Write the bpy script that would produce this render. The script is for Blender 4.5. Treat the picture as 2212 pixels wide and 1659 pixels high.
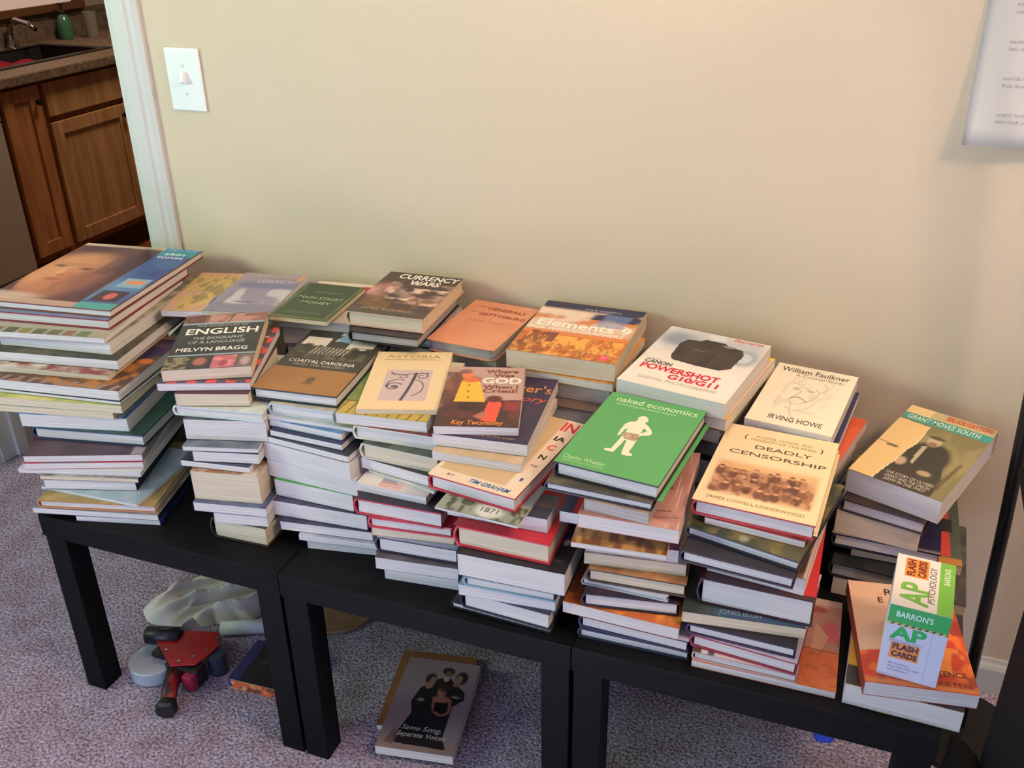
import bpy, bmesh, math, random
import numpy as np
from mathutils import Vector, Matrix, noise as mnoise
random.seed(11)
for o in list(bpy.data.objects): bpy.data.objects.remove(o)
COL = bpy.context.scene.collection
SC = bpy.context.scene

# ------------------------------------------------------------------ camera
yaw, pitch, roll = .36824, .47563, -.01566
F_ = Vector((-math.sin(yaw)*math.cos(pitch), math.cos(yaw)*math.cos(pitch), -math.sin(pitch)))
R_ = F_.cross(Vector((0, 0, 1))).normalized(); U_ = R_.cross(F_)
R2 = math.cos(roll)*R_ + math.sin(roll)*U_; U2 = -math.sin(roll)*R_ + math.cos(roll)*U_
cd = bpy.data.cameras.new('camera'); cam = bpy.data.objects.new('camera', cd); COL.objects.link(cam)
cd.sensor_width = 36; cd.lens = 2086/2212*36; cd.clip_start = .05
cam.matrix_world = Matrix(((R2.x, U2.x, -F_.x, 1.44267), (R2.y, U2.y, -F_.y, -1.13346), (R2.z, U2.z, -F_.z, 1.53408), (0, 0, 0, 1)))
SC.camera = cam

# ------------------------------------------------------------------ world, lights, exposure
SC.view_settings.view_transform = 'Standard'; SC.view_settings.look = 'None'
SC.view_settings.gamma = 1; SC.view_settings.use_curve_mapping = False
SC.view_settings.exposure = -0.38
w = bpy.data.worlds.new('room_ambient'); SC.world = w; w.use_nodes = True
w.node_tree.nodes['Background'].inputs[0].default_value = (.80, .80, .86, 1)
w.node_tree.nodes['Background'].inputs[1].default_value = .09
def area(name, loc, target, sx, sy, power, col, spread=180):
    l = bpy.data.lights.new(name, 'AREA'); l.shape = 'RECTANGLE'; l.size = sx; l.size_y = sy
    l.energy = power; l.color = col; l.spread = math.radians(spread)
    o = bpy.data.objects.new(name, l); COL.objects.link(o); o.location = loc
    o.rotation_euler = (Vector(target)-Vector(loc)).to_track_quat('-Z', 'Y').to_euler()
    return o
# daylight from a glazed door behind the camera, and the warm ceiling fitting up to the right
area('daylight_door', (.1, -3.3, .80), (.8, .4, .5), 2.4, 1.5, 72, (.46, .63, 1.0))
area('sun_on_carpet', (-.6, -3.75, 2.35), (.6, -2.15, 0), .35, .35, 560, (.86, .92, 1.0), spread=26)
area('daylight_side', (3.9, -1.6, .7), (1.5, .5, .2), 1.2, 1.1, 12, (.50, .62, 1.0))
area('left_green_fill', (-2.3, -1.6, 1.95), (.1, .65, 1.45), .9, .8, 22, (.74, 1.0, .70), spread=75)  # added greenish fill tinting the left wall; no window stands there
area('ceiling_lamp', (2.5, -.35, 2.38), (1.4, .5, .8), .4, .4, 46, (1.0, .70, .52))
area('kitchen_lamp', (-1.2, 2.4, 2.38), (-1.7, 2.4, 0), .5, .5, 34, (1.0, .82, .64))

# ------------------------------------------------------------------ materials
def lin(h):
    c = [int(h[i:i+2], 16)/255 for i in (0, 2, 4)]
    return tuple(x/12.92 if x <= .04045 else ((x+.055)/1.055)**2.4 for x in c)
MC = {}
def mat(h, rough=.55, h2=None, scale=(40, 40, 40), coat=0, spec=.4, detail=3, metal=0, lo=.4, hi=.6, bump=0):
    k = (h, rough, h2, scale, coat, detail, metal, lo, hi, bump)
    if k in MC: return MC[k]
    m = bpy.data.materials.new('surface_'+h); m.use_nodes = True; nt = m.node_tree; b = nt.nodes['Principled BSDF']
    b.inputs['Roughness'].default_value = rough; b.inputs['Specular IOR Level'].default_value = spec
    b.inputs['Coat Weight'].default_value = coat; b.inputs['Coat Roughness'].default_value = .25; b.inputs['Metallic'].default_value = metal
    c = lin(h)+(1,)
    b.inputs['Base Color'].default_value = c
    if h2 or bump:
        tc = nt.nodes.new('ShaderNodeTexCoord'); mp = nt.nodes.new('ShaderNodeMapping'); mp.inputs['Scale'].default_value = scale
        n = nt.nodes.new('ShaderNodeTexNoise'); n.inputs['Scale'].default_value = 1; n.inputs['Detail'].default_value = detail
        nt.links.new(tc.outputs['Object'], mp.inputs[0]); nt.links.new(mp.outputs[0], n.inputs['Vector'])
        if h2:
            r = nt.nodes.new('ShaderNodeValToRGB'); r.color_ramp.elements[0].position = lo; r.color_ramp.elements[1].position = hi
            r.color_ramp.elements[0].color = c; r.color_ramp.elements[1].color = lin(h2)+(1,)
            nt.links.new(n.outputs['Fac'], r.inputs[0]); nt.links.new(r.outputs[0], b.inputs['Base Color'])
        if bump:
            bp = nt.nodes.new('ShaderNodeBump'); bp.inputs['Strength'].default_value = 1; bp.inputs['Distance'].default_value = bump
            nt.links.new(n.outputs['Fac'], bp.inputs['Height']); nt.links.new(bp.outputs[0], b.inputs['Normal'])
    MC[k] = m; return m
def attr_mat():
    m = bpy.data.materials.new('printed_cover'); m.use_nodes = True; nt = m.node_tree; b = nt.nodes['Principled BSDF']
    a = nt.nodes.new('ShaderNodeAttribute'); a.attribute_name = 'print'; nt.links.new(a.outputs['Color'], b.inputs['Base Color'])
    b.inputs['Roughness'].default_value = .45; b.inputs['Coat Weight'].default_value = .12; b.inputs['Coat Roughness'].default_value = .3
    return m
PRINT = attr_mat()
PAGE = {'W': mat('d6d2cc', .8, 'beb9b2', (6, 6, 1500), detail=1), 'C': mat('d3c6aa', .8, 'b9ab8e', (6, 6, 1500), detail=1),
        'G': mat('a9a49e', .8, '8e8a86', (6, 6, 1500), detail=1)}
BLACKW = mat('060607', .6, '09090a', (3, 60, 60), spec=.14)

# ------------------------------------------------------------------ mesh helpers
def link(name, me, parent=None, loc=(0, 0, 0), rz=0):
    o = bpy.data.objects.new(name, me); COL.objects.link(o); o.location = loc; o.rotation_euler = (0, 0, rz)
    if parent: o.parent = parent
    return o
def tag(o, label, cat, group=None, kind=None):
    n = len(label.split()); assert 4 <= n <= 16, label
    o['label'] = label; o['category'] = cat
    if group: o['group'] = group
    if kind: o['kind'] = kind
    return o
def mesh(name, V, Fc, mats, parent=None, fm=None, loc=(0, 0, 0), rz=0, smooth=False):
    me = bpy.data.meshes.new(name); me.from_pydata([tuple(v) for v in V], [], Fc)
    for m in (mats if isinstance(mats, (list, tuple)) else [mats]): me.materials.append(m)
    if fm: me.polygons.foreach_set('material_index', fm)
    if smooth: me.polygons.foreach_set('use_smooth', [True]*len(me.polygons))
    me.update(); bm = bmesh.new(); bm.from_mesh(me); bmesh.ops.recalc_face_normals(bm, faces=bm.faces); bm.to_mesh(me); bm.free()
    return link(name, me, parent, loc, rz)
def boxes(name, L, m, parent=None, bevel=0, loc=(0, 0, 0), rz=0, segs=2):
    bm = bmesh.new()
    for x0, x1, y0, y1, z0, z1 in L:
        r = bmesh.ops.create_cube(bm, size=1)
        bmesh.ops.scale(bm, vec=(x1-x0, y1-y0, z1-z0), verts=r['verts'])
        bmesh.ops.translate(bm, vec=((x0+x1)/2, (y0+y1)/2, (z0+z1)/2), verts=r['verts'])
    if bevel: bmesh.ops.bevel(bm, geom=bm.edges[:], offset=bevel, segments=segs, affect='EDGES', profile=.5)
    me = bpy.data.meshes.new(name); bm.to_mesh(me); bm.free(); me.materials.append(m)
    return link(name, me, parent, loc, rz)
def prism(name, P, z0, z1, m, parent=None, bevel=0, loc=(0, 0, 0), rz=0, axis='z'):
    bm = bmesh.new(); f = bm.faces.new([bm.verts.new((x, y, z0)) for x, y in P])
    r = bmesh.ops.extrude_face_region(bm, geom=[f]); bmesh.ops.translate(bm, vec=(0, 0, z1-z0), verts=[v for v in r['geom'] if isinstance(v, bmesh.types.BMVert)])
    bmesh.ops.recalc_face_normals(bm, faces=bm.faces)
    if bevel: bmesh.ops.bevel(bm, geom=bm.edges[:], offset=bevel, segments=2, affect='EDGES', profile=.5)
    if axis == 'x': bmesh.ops.transform(bm, matrix=Matrix(((0, 0, 1, 0), (1, 0, 0, 0), (0, 1, 0, 0), (0, 0, 0, 1))), verts=bm.verts)
    me = bpy.data.meshes.new(name); bm.to_mesh(me); bm.free(); me.materials.append(m)
    return link(name, me, parent, loc, rz)
def lathe(name, prof, m, parent=None, n=32, loc=(0, 0, 0), rot=(0, 0, 0), closed=False):
    V = []; Fc = []; k = len(prof)
    for i in range(n):
        a = 2*math.pi*i/n
        V += [(r*math.cos(a), r*math.sin(a), z) for r, z in prof]
    for i in range(n):
        j = (i+1) % n
        for q in range(k if closed else k-1):
            q2 = (q+1) % k
            Fc.append((i*k+q, j*k+q, j*k+q2, i*k+q2))
    o = mesh(name, V, Fc, m, parent, loc=loc, smooth=False); o.rotation_euler = rot
    for p in o.data.polygons: p.use_smooth = True
    try: o.data.set_sharp_from_angle(angle=math.radians(35))
    except Exception: pass
    return o
def tube(name, pts, r, m, parent=None, n=12):
    bm = bmesh.new(); rings = []
    pts = [Vector(p) for p in pts]; rs = r if isinstance(r, (list, tuple)) else [r]*len(pts)
    for i, p in enumerate(pts):
        t = (pts[min(i+1, len(pts)-1)]-pts[max(i-1, 0)]).normalized()
        s = t.orthogonal().normalized() if i == 0 else (s-t*s.dot(t)).normalized()
        b = t.cross(s)
        rings.append([bm.verts.new(p+(s*math.cos(2*math.pi*k/n)+b*math.sin(2*math.pi*k/n))*rs[i]) for k in range(n)])
    for a, b in zip(rings, rings[1:]):
        for k in range(n): bm.faces.new((a[k], a[(k+1) % n], b[(k+1) % n], b[k])).smooth = True
    bm.faces.new(rings[0][::-1]); bm.faces.new(rings[-1])
    me = bpy.data.meshes.new(name); bm.to_mesh(me); bm.free(); me.materials.append(m)
    return link(name, me, parent)

# ------------------------------------------------------------------ lettering and printed covers
def text(parent, s, x, y, z, size, col, name='lettering', fit=None, align='CENTER', rot=0, bold=0, shear=0, M=None):
    c = bpy.data.curves.new(name, 'FONT'); c.body = s; c.size = size; c.align_x = align; c.align_y = 'CENTER'
    c.offset = bold; c.shear = shear; c.resolution_u = 3
    o = bpy.data.objects.new(name, c); COL.objects.link(o); bpy.context.view_layer.update()
    me = bpy.data.meshes.new_from_object(o.evaluated_get(bpy.context.evaluated_depsgraph_get()))
    bpy.data.objects.remove(o); me.materials.clear(); me.materials.append(mat(col, .5))
    if fit and len(me.vertices):
        xs = [v.co.x for v in me.vertices]; k = fit/max(1e-6, max(xs)-min(xs))
        for v in me.vertices: v.co.x *= k
    for v in me.vertices: v.co.z = 0
    o = link(name, me, parent, (x, y, z), rot)
    if M is not None: o.matrix_local = M @ Matrix.Translation((x, y, z)) @ Matrix.Rotation(rot, 4, 'Z')
    return o
class Cv:
    """A little painting surface; u to the right, v to the back of the cover, both 0..1."""
    def __init__(s, w, d, h, res=110):
        s.w, s.d = w, d; s.nx = max(8, int(res*min(1, w/d))); s.ny = max(8, int(res*min(1, d/w)))
        s.a = np.zeros((s.ny, s.nx, 3)); s.a[:] = lin(h)
        s.V, s.U = np.meshgrid((np.arange(s.ny)+.5)/s.ny, (np.arange(s.nx)+.5)/s.nx, indexing='ij')
    def put(s, mask, h, al=1): m = (mask*al)[..., None]; s.a = s.a*(1-m)+np.array(lin(h))*m; return s
    def rect(s, u0, v0, u1, v1, h, al=1, soft=0):
        if soft: m = np.clip((s.U-u0)/soft+.5, 0, 1)*np.clip((u1-s.U)/soft+.5, 0, 1)*np.clip((s.V-v0)/soft+.5, 0, 1)*np.clip((v1-s.V)/soft+.5, 0, 1)
        else: m = ((s.U >= u0) & (s.U <= u1) & (s.V >= v0) & (s.V <= v1)).astype(float)
        return s.put(m, h, al)
    def ell(s, u, v, ru, rv, h, al=1, soft=.15, ang=0):
        k = s.d/s.w; c, n = math.cos(ang), math.sin(ang); X = (s.U-u); Y = (s.V-v)*k
        r = np.sqrt(((X*c+Y*n)/ru)**2+((-X*n+Y*c)/(rv*k))**2)
        return s.put(np.clip((1+soft/2-r)/soft, 0, 1), h, al)
    def poly(s, P, h, al=1):
        m = np.zeros_like(s.U, bool); n = len(P)
        for i in range(n):
            (x0, y0), (x1, y1) = P[i], P[(i+1) % n]
            if y0 == y1: continue
            c = ((y0 <= s.V) != (y1 <= s.V)) & (s.U < (x1-x0)*(s.V-y0)/(y1-y0)+x0); m ^= c
        return s.put(m.astype(float), h, al)
    def line(s, P, wd, h, al=1):
        k = s.d/s.w; D = np.full_like(s.U, 9.)
        for _ in range(2 if 2 < len(P) < 12 else 0):
            P = [P[0]]+[q for (a, b), (c, d) in zip(P, P[1:]) for q in ((a*.75+c*.25, b*.75+d*.25), (a*.25+c*.75, b*.25+d*.75))]+[P[-1]]
        for (x0, y0), (x1, y1) in zip(P, P[1:]):
            dx, dy = x1-x0, (y1-y0)*k; L = max(dx*dx+dy*dy, 1e-9)
            t = np.clip(((s.U-x0)*dx+(s.V-y0)*k*dy)/L, 0, 1); D = np.minimum(D, np.hypot(s.U-x0-t*dx, (s.V-y0)*k-t*dy))
        return s.put(np.clip((wd-D)/(wd*.6)+.3, 0, 1), h, al)
    def noise(s, h, fu, fv, lo=.45, hi=.6, al=1, seed=0, box=(0, 0, 1, 1)):
        rs = np.random.RandomState(seed); m = 0; amp = 0
        for o in range(3):
            f = 2**o; g = rs.rand(int(fv*f)+2, int(fu*f)+2); x = s.U*fu*f; y = s.V*fv*f
            i = x.astype(int); j = y.astype(int); a = x-i; b = y-j; a = a*a*(3-2*a); b = b*b*(3-2*b)
            m = m+(g[j, i]*(1-a)*(1-b)+g[j, i+1]*a*(1-b)+g[j+1, i]*(1-a)*b+g[j+1, i+1]*a*b)/f; amp += 1/f
        m = np.clip((m/amp-lo)/(hi-lo), 0, 1)*((s.U >= box[0]) & (s.U <= box[2]) & (s.V >= box[1]) & (s.V <= box[3]))
        return s.put(m, h, al)
    def build(s, parent, z, name='cover_picture', inset=0, M=None, thick=.00025):
        nx, ny = s.nx, s.ny; X, Y = np.meshgrid(np.linspace(inset, s.w-inset, nx), np.linspace(inset, s.d-inset, ny))
        co = np.stack([X, Y, np.full_like(X, z)], -1).reshape(-1, 3)
        i = (np.arange(ny-1)[:, None]*nx+np.arange(nx-1)).ravel(); q = np.stack([i, i+1, i+nx+1, i+nx], -1)
        me = bpy.data.meshes.new(name); me.vertices.add(nx*ny); me.vertices.foreach_set('co', co.ravel())
        me.loops.add(q.size); me.loops.foreach_set('vertex_index', q.ravel()); me.polygons.add(len(q))
        me.polygons.foreach_set('loop_start', np.arange(len(q))*4); me.polygons.foreach_set('loop_total', np.full(len(q), 4)); me.update()
        ca = me.color_attributes.new('print', 'FLOAT_COLOR', 'POINT')
        ca.data.foreach_set('color', np.concatenate([s.a.reshape(-1, 3), np.ones((nx*ny, 1))], 1).ravel().astype(np.float32))
        me.materials.append(PRINT); o = link(name, me, parent)
        if M is not None: o.matrix_local = M
        return o

# ------------------------------------------------------------------ the setting
def struct(o): o['kind'] = 'structure'; return o
WALL = mat('c4b69c', .88, 'c3b59a', (260, 260, 260), bump=.0003)
TRIM = mat('bfc0b8', .5)
def carpet():
    m = bpy.data.materials.new('speckled_carpet'); m.use_nodes = True; nt = m.node_tree; b = nt.nodes['Principled BSDF']
    b.inputs['Roughness'].default_value = .95; b.inputs['Specular IOR Level'].default_value = .1
    tc = nt.nodes.new('ShaderNodeTexCoord')
    n = nt.nodes.new('ShaderNodeTexNoise'); n.inputs['Scale'].default_value = 170; n.inputs['Detail'].default_value = 3
    n2 = nt.nodes.new('ShaderNodeTexNoise'); n2.inputs['Scale'].default_value = 14; n2.inputs['Detail'].default_value = 3
    r = nt.nodes.new('ShaderNodeValToRGB'); e = r.color_ramp.elements
    e[0].position = .36; e[0].color = lin('72687a')+(1,); e[1].position = .66; e[1].color = lin('cdc2d8')+(1,)
    k = r.color_ramp.elements.new(.48); k.color = lin('9e94a8')+(1,)
    r2 = nt.nodes.new('ShaderNodeValToRGB'); r2.color_ramp.elements[0].position = .35; r2.color_ramp.elements[0].color = (.80, .74, .70, 1)
    r2.color_ramp.elements[1].position = .62; r2.color_ramp.elements[1].color = (1, 1, 1, 1)
    mx = nt.nodes.new('ShaderNodeMix'); mx.data_type = 'RGBA'; mx.blend_type = 'MULTIPLY'; mx.inputs[0].default_value = 1
    nt.links.new(tc.outputs['Object'], n.inputs['Vector']); nt.links.new(tc.outputs['Object'], n2.inputs['Vector'])
    nt.links.new(n.outputs['Fac'], r.inputs[0]); nt.links.new(n2.outputs['Fac'], r2.inputs[0])
    nt.links.new(r.outputs[0], mx.inputs[6]); nt.links.new(r2.outputs[0], mx.inputs[7]); nt.links.new(mx.outputs[2], b.inputs['Base Color'])
    bp = nt.nodes.new('ShaderNodeBump'); bp.inputs['Distance'].default_value = .006; bp.inputs['Strength'].default_value = .8
    nt.links.new(n.outputs['Fac'], bp.inputs['Height']); nt.links.new(bp.outputs[0], b.inputs['Normal'])
    return m
struct(boxes('floor', [(-2.6, 4.6, -3.8, .77, -.1, 0)], carpet()))
WB = .65
struct(boxes('wall_back', [(-.155, 4.6, WB, WB+.12, 0, 2.45), (-2.6, -.92, WB, WB+.12, 0, 2.45), (-.92, -.155, WB, WB+.12, 2.05, 2.45)], WALL))
struct(boxes('ceiling', [(-4.2, 4.6, -3.8, 4.2, 2.45, 2.55)], mat('dcd8d0', .9)))
struct(boxes('wall_left', [(-2.72, -2.6, -3.8, .77, 0, 2.45)], WALL))
struct(boxes('wall_right', [(4.6, 4.72, -3.8, .77, 0, 2.45)], WALL))
# casing around the kitchen doorway: a stepped moulding, jamb boards and stop
cas = [(0, 0), (.082, 0), (.082, -.008), (.070, -.013), (.058, -.013), (.052, -.017), (.020, -.019), (.012, -.015), (.004, -.015), (0, -.010)]
def casing(name, x, s, h=2.05):
    P = [(x+s*a, WB+b) for a, b in cas]
    if s < 0: P = P[::-1]
    return struct(prism(name, P, 0, h+.08, TRIM))
casing('trim_1', -.170, 1); casing('trim_2', -.905, -1)
struct(boxes('trim_3', [(-.985, -.09, WB-.015, WB, 2.05, 2.13)], TRIM))
struct(boxes('trim_4', [(-.175, -.155, WB, WB+.122, 0, 2.05), (-.187, -.175, WB+.05, WB+.09, 0, 2.05)], TRIM, bevel=.001))
struct(boxes('trim_5', [(-.92, -.90, WB, WB+.122, 0, 2.05), (-.90, -.888, WB+.05, WB+.09, 0, 2.05)], TRIM, bevel=.001))
def baseboard(name, x0, x1):
    P = [(WB, 0), (WB-.013, 0), (WB-.013, .062), (WB-.010, .070), (WB-.006, .076), (WB-.004, .085), (WB, .085)]
    o = prism(name, P, x0, x1, TRIM, axis='x'); return struct(o)
baseboard('baseboard_back', -.088, 4.6); baseboard('baseboard_left', -2.6, -.99)
# ------------------------------------------------------------------ the kitchen through the doorway
struct(boxes('floor_kitchen', [(-4.2, 4.6, .77, 4.2, -.1, 0)], mat('8a4a24', .4, '6e3a1c', (3, 40, 3))))
struct(boxes('wall_kitchen_left', [(-2.60, -2.47, .77, 4.2, 0, 2.45)], mat('8a7a68', .7)))
struct(boxes('wall_kitchen_back', [(-2.6, 1.6, 4.0, 4.1, 0, 2.45)], mat('8a7a68', .8)))
struct(boxes('wall_kitchen_right', [(1.6, 1.7, .77, 4.1, 0, 2.45)], mat('8a7a68', .8)))
OAK = mat('b48658', .5, '9c7044', (30, 30, 3)); OAKD = mat('8a5228', .45, '74431f', (30, 30, 3)); KNOB = mat('3c3632', .3, metal=.8)
cb = bpy.data.objects.new('kitchen_cabinet', None); COL.objects.link(cb); cb.location = (-2.46, 1.79, 0)
tag(cb, 'oak kitchen base cabinet under the brown worktop through the doorway', 'cabinet')
boxes('carcass', [(0, .59, 0, 1.75, .12, .14), (0, .02, 0, 1.75, .14, .853), (.59, .61, 0, 1.75, .12, .853), (.02, .59, 0, .018, .14, .853), (.02, .59, 1.732, 1.75, .14, .853), (0, .56, 0, 1.75, 0, .12)], OAKD, cb)
boxes('toe_kick', [(.56, .565, 0, 1.75, .01, .118)], mat('3a2a20', .6), cb)
def front(name, y0, y1, z0, z1, knob=None, panel=True, m=OAK):
    X = .61
    if panel:
        f = .055
        o = boxes(name, [(X, X+.018, y0, y0+f, z0, z1), (X, X+.018, y1-f, y1, z0, z1), (X, X+.018, y0+f, y1-f, z0, z0+f), (X, X+.018, y0+f, y1-f, z1-f, z1)], m, cb, bevel=.002)
        boxes('panel', [(X, X+.008, y0+f-.002, y1-f+.002, z0+f-.002, z1-f+.002)], m, o)
    else: o = boxes(name, [(X, X+.018, y0, y1, z0, z1)], m, cb, bevel=.003)
    if knob:
        k = lathe('knob', [(0, 0), (.005, 0), (.005, .012), (.014, .018), (.013, .026), (0, .028)], KNOB, o, 16); k.location = (X+.018, knob[0], knob[1]); k.rotation_euler = (0, math.pi/2, 0)
front('door', .012, .205, .15, .84, knob=(.178, .775), m=mat('b07848', .5, '9a6236', (30, 30, 3)))
front('drawer', .235, .69, .70, .84, panel=False); front('door', .235, .69, .15, .675, knob=(.655, .63))
front('drawer', .72, 1.17, .70, .84, panel=False); front('door', .72, 1.17, .15, .675)
front('drawer', 1.2, 1.66, .70, .84, panel=False); front('door', 1.2, 1.66, .15, .675, knob=(1.24, .63))
dw = bpy.data.objects.new('dishwasher', None); COL.objects.link(dw); dw.location = (-2.46, 1.17, 0)
tag(dw, 'beige dishwasher front left of the oak kitchen cabinet', 'dishwasher')
boxes('body', [(0, .60, .004, .61, .0, .85)], mat('8f8070', .6), dw); boxes('door', [(.60, .625, .006, .608, .11, .73)], mat('a39482', .5), dw, bevel=.004)
boxes('control_panel', [(.60, .628, .006, .608, .735, .848)], mat('8a7b6b', .5), dw, bevel=.003)
# worktop with a hole for the sink
wt = bpy.data.objects.new('worktop', None); COL.objects.link(wt); wt.location = (-2.46, 1.15, .855)
tag(wt, 'brown laminate kitchen worktop with rounded front edge', 'worktop')
TOP = mat('7a6450', .45, '5d4a3a', (50, 50, 50))
boxes('counter', [(0, .10, 0, 2.4, 0, .042), (.50, .665, 0, 2.4, 0, .042), (.10, .50, 0, .679, 0, .042), (.10, .50, 1.421, 2.4, 0, .042)], TOP, wt, bevel=.006)
boxes('backsplash', [(0, .016, 0, 2.4, .042, .13)], mat('6a5646', .4, '54453a', (40, 40, 40)), wt)
sk = bpy.data.objects.new('kitchen_sink', None); COL.objects.link(sk); sk.location = (-2.46, 1.83, .8975)
tag(sk, 'dark double bowl sink set in the kitchen worktop', 'sink')
SNK = mat('4a4644', .25, metal=.7)
boxes('rim', [(.085, .515, -.015, .02, 0, .006), (.085, .515, .72, .755, 0, .006), (.085, .12, .02, .72, 0, .006), (.48, .515, .02, .72, 0, .006)], SNK, sk, bevel=.002)
boxes('bowl', [(.102, .115, .001, .739, -.17, 0), (.485, .498, .001, .739, -.17, 0), (.115, .485, .001, .015, -.17, 0), (.115, .485, .725, .739, -.17, 0), (.102, .498, .001, .739, -.18, -.17)], SNK, sk)
ft = bpy.data.objects.new('faucet', None); COL.objects.link(ft); ft.location = (-2.41, 2.46, .8975)
tag(ft, 'chrome kitchen faucet standing behind the sink', 'faucet'); CH = mat('b0aaa8', .15, metal=1)
lathe('base', [(0, 0), (.028, 0), (.026, .02), (.018, .03), (.016, .06), (0, .06)], CH, ft, 20)
tube('spout', [(0, 0, .05), (.01, 0, .10), (.05, 0, .125), (.12, 0, .11), (.16, 0, .085)], [.013, .013, .012, .011, .010], CH, ft)
tube('lever', [(0, .0, .06), (-.005, .02, .10), (-.01, .05, .12)], [.010, .008, .006], CH, ft)
tube('side_handle', [(0, -.14, 0), (0, -.14, .04), (.01, -.16, .06)], [.02, .012, .008], CH, ft)
# red cloth in the sink
bm = bmesh.new(); N = 22; g = []
for i in range(N):
    for j in range(N):
        u, v = i/(N-1), j/(N-1); x = .135+.33*u; y = .03+.58*v
        z = -.02+.03*mnoise.noise(Vector((u*4, v*4, 3)))+.03*mnoise.noise(Vector((u*9, v*8, 1)))-.06*(abs(u-.5)**2+abs(v-.5)**2)-.03*v
        g.append(bm.verts.new((x, y, z)))
for i in range(N-1):
    for j in range(N-1): bm.faces.new((g[i*N+j], g[(i+1)*N+j], g[(i+1)*N+j+1], g[i*N+j+1])).smooth = True
bmesh.ops.solidify(bm, geom=bm.faces[:], thickness=.004)
me = bpy.data.meshes.new('dish_cloth'); bm.to_mesh(me); bm.free(); me.materials.append(mat('b01c34', .8))
tag(link('dish_cloth', me, None, (-2.46, 1.83, .905)), 'bright red cloth crumpled in the kitchen sink', 'cloth')
bt = bpy.data.objects.new('soap_bottle', None); COL.objects.link(bt); bt.location = (-2.39, 2.78, .8975)
tag(bt, 'green bottle with dark pump standing on the worktop corner', 'bottle')
lathe('body', [(0, 0), (.032, 0), (.035, .01), (.034, .08), (.022, .105), (.011, .115), (0, .115)], mat('3e6a50', .2, coat=.5), bt, 24)
lathe('pump', [(0, .113), (.014, .113), (.014, .128), (.005, .13), (.005, .155), (.018, .157), (.018, .165), (0, .166)], mat('26221f', .4), bt, 16)
gl = lathe('drinking_glass', [(0, 0), (.028, 0), (.034, .12), (.031, .12), (.026, .006), (0, .006)], mat('7a746c', .1, coat=.6), None, 24, (-2.30, 2.86, .8975))
tag(gl, 'tall grey tumbler on the worktop beside the green bottle', 'glass')
# window over the sink
wn = boxes('window_1', [(-2.47, -2.462, 1.5, 2.93, 1.055, 2.0)], mat('c9b4a6', .5)); struct(wn)
em = wn.data.materials[0].copy(); wn.data.materials[0] = em
em.node_tree.nodes['Principled BSDF'].inputs['Emission Color'].default_value = (1, .74, .66, 1); em.node_tree.nodes['Principled BSDF'].inputs['Emission Strength'].default_value = .28
struct(boxes('trim_6', [(-2.47, -2.44, 1.4, 3.0, 1.02, 1.055), (-2.47, -2.45, 2.93, 2.99, 1.055, 2.05), (-2.47, -2.45, 1.44, 1.5, 1.055, 2.05)], mat('5a3820', .5), bevel=.002))
struct(boxes('trim_7', [(-2.47, -2.465, 1.15, 3.4, .99, 1.02)], mat('55463a', .5)))

# ------------------------------------------------------------------ wall things
sp = bpy.data.objects.new('light_switch', None); COL.objects.link(sp); sp.location = (.005, WB, 1.170)
tag(sp, 'white toggle light switch plate on the wall beside the doorway', 'light switch')
PLT = mat('dfe3df', .35)
o = prism('cover_plate', [(-.0445, -.0665), (.0445, -.0665), (.0445, .0665), (-.0445, .0665)], 0, .0065, PLT, sp, bevel=.003); o.rotation_euler = (math.pi/2, 0, 0)
o = boxes('toggle', [(-.005, .005, -.016, 0, -.012, .012)], PLT, sp, bevel=.002); o.rotation_euler = (math.radians(-22), 0, 0); o.location = (0, -.003, .002)
for z in (-.030, .030):
    o = lathe('screw', [(0, 0), (.0035, 0), (.003, .0012), (0, .0014)], mat('c2c4c0', .3), sp, 14); o.location = (0, -.0064, z); o.rotation_euler = (math.pi/2, 0, 0)
# sheet of paper taped to the wall, its lower left corner curling away
bm = bmesh.new(); NX, NZ = 16, 20; g = []
PW, PH = .216, .60
for i in range(NX):
    for j in range(NZ):
        u, v = i/(NX-1), j/(NZ-1)
        y = -.002-.030*max(0, 1-v*2.2)**2*(1-.75*u)-.004*math.sin(u*3.1)*(1-v)
        g.append(bm.verts.new((u*PW, y, v*PH)))
for i in range(NX-1):
    for j in range(NZ-1): bm.faces.new((g[i*NZ+j], g[(i+1)*NZ+j], g[(i+1)*NZ+j+1], g[i*NZ+j+1])).smooth = True
bmesh.ops.solidify(bm, geom=bm.faces[:], thickness=.0004)
me = bpy.data.meshes.new('wall_paper_sheet'); bm.to_mesh(me); bm.free(); me.materials.append(mat('f8f6f2', .7))
pp = link('printed_sheet', me, None, (1.567, WB-.0015, 1.146)); tag(pp, 'white printed sheet of paper hanging on the wall at top right', 'paper')
MP = Matrix.Rotation(math.pi/2, 4, 'X')
rr = random.Random(5)
def words(n): return ' '.join(''.join(rr.choice('aeiounrstlmcdhp') for _ in range(rr.randint(2, 7))) for _ in range(n))
for k, z in enumerate((.050, .105, .160, .215, .270, .330, .390)):
    for q in (0, 1):
        v = (z-q*.011)/PH; y = -.0035-.030*max(0, 1-v*2.2)**2
        text(pp, words(7), .042, y-.0012, z-q*.011, .0085, '8f8a8a', 'printed_line', align='LEFT', M=None).matrix_local = Matrix.Translation((.042, y-.0015, z-q*.011)) @ MP
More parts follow.
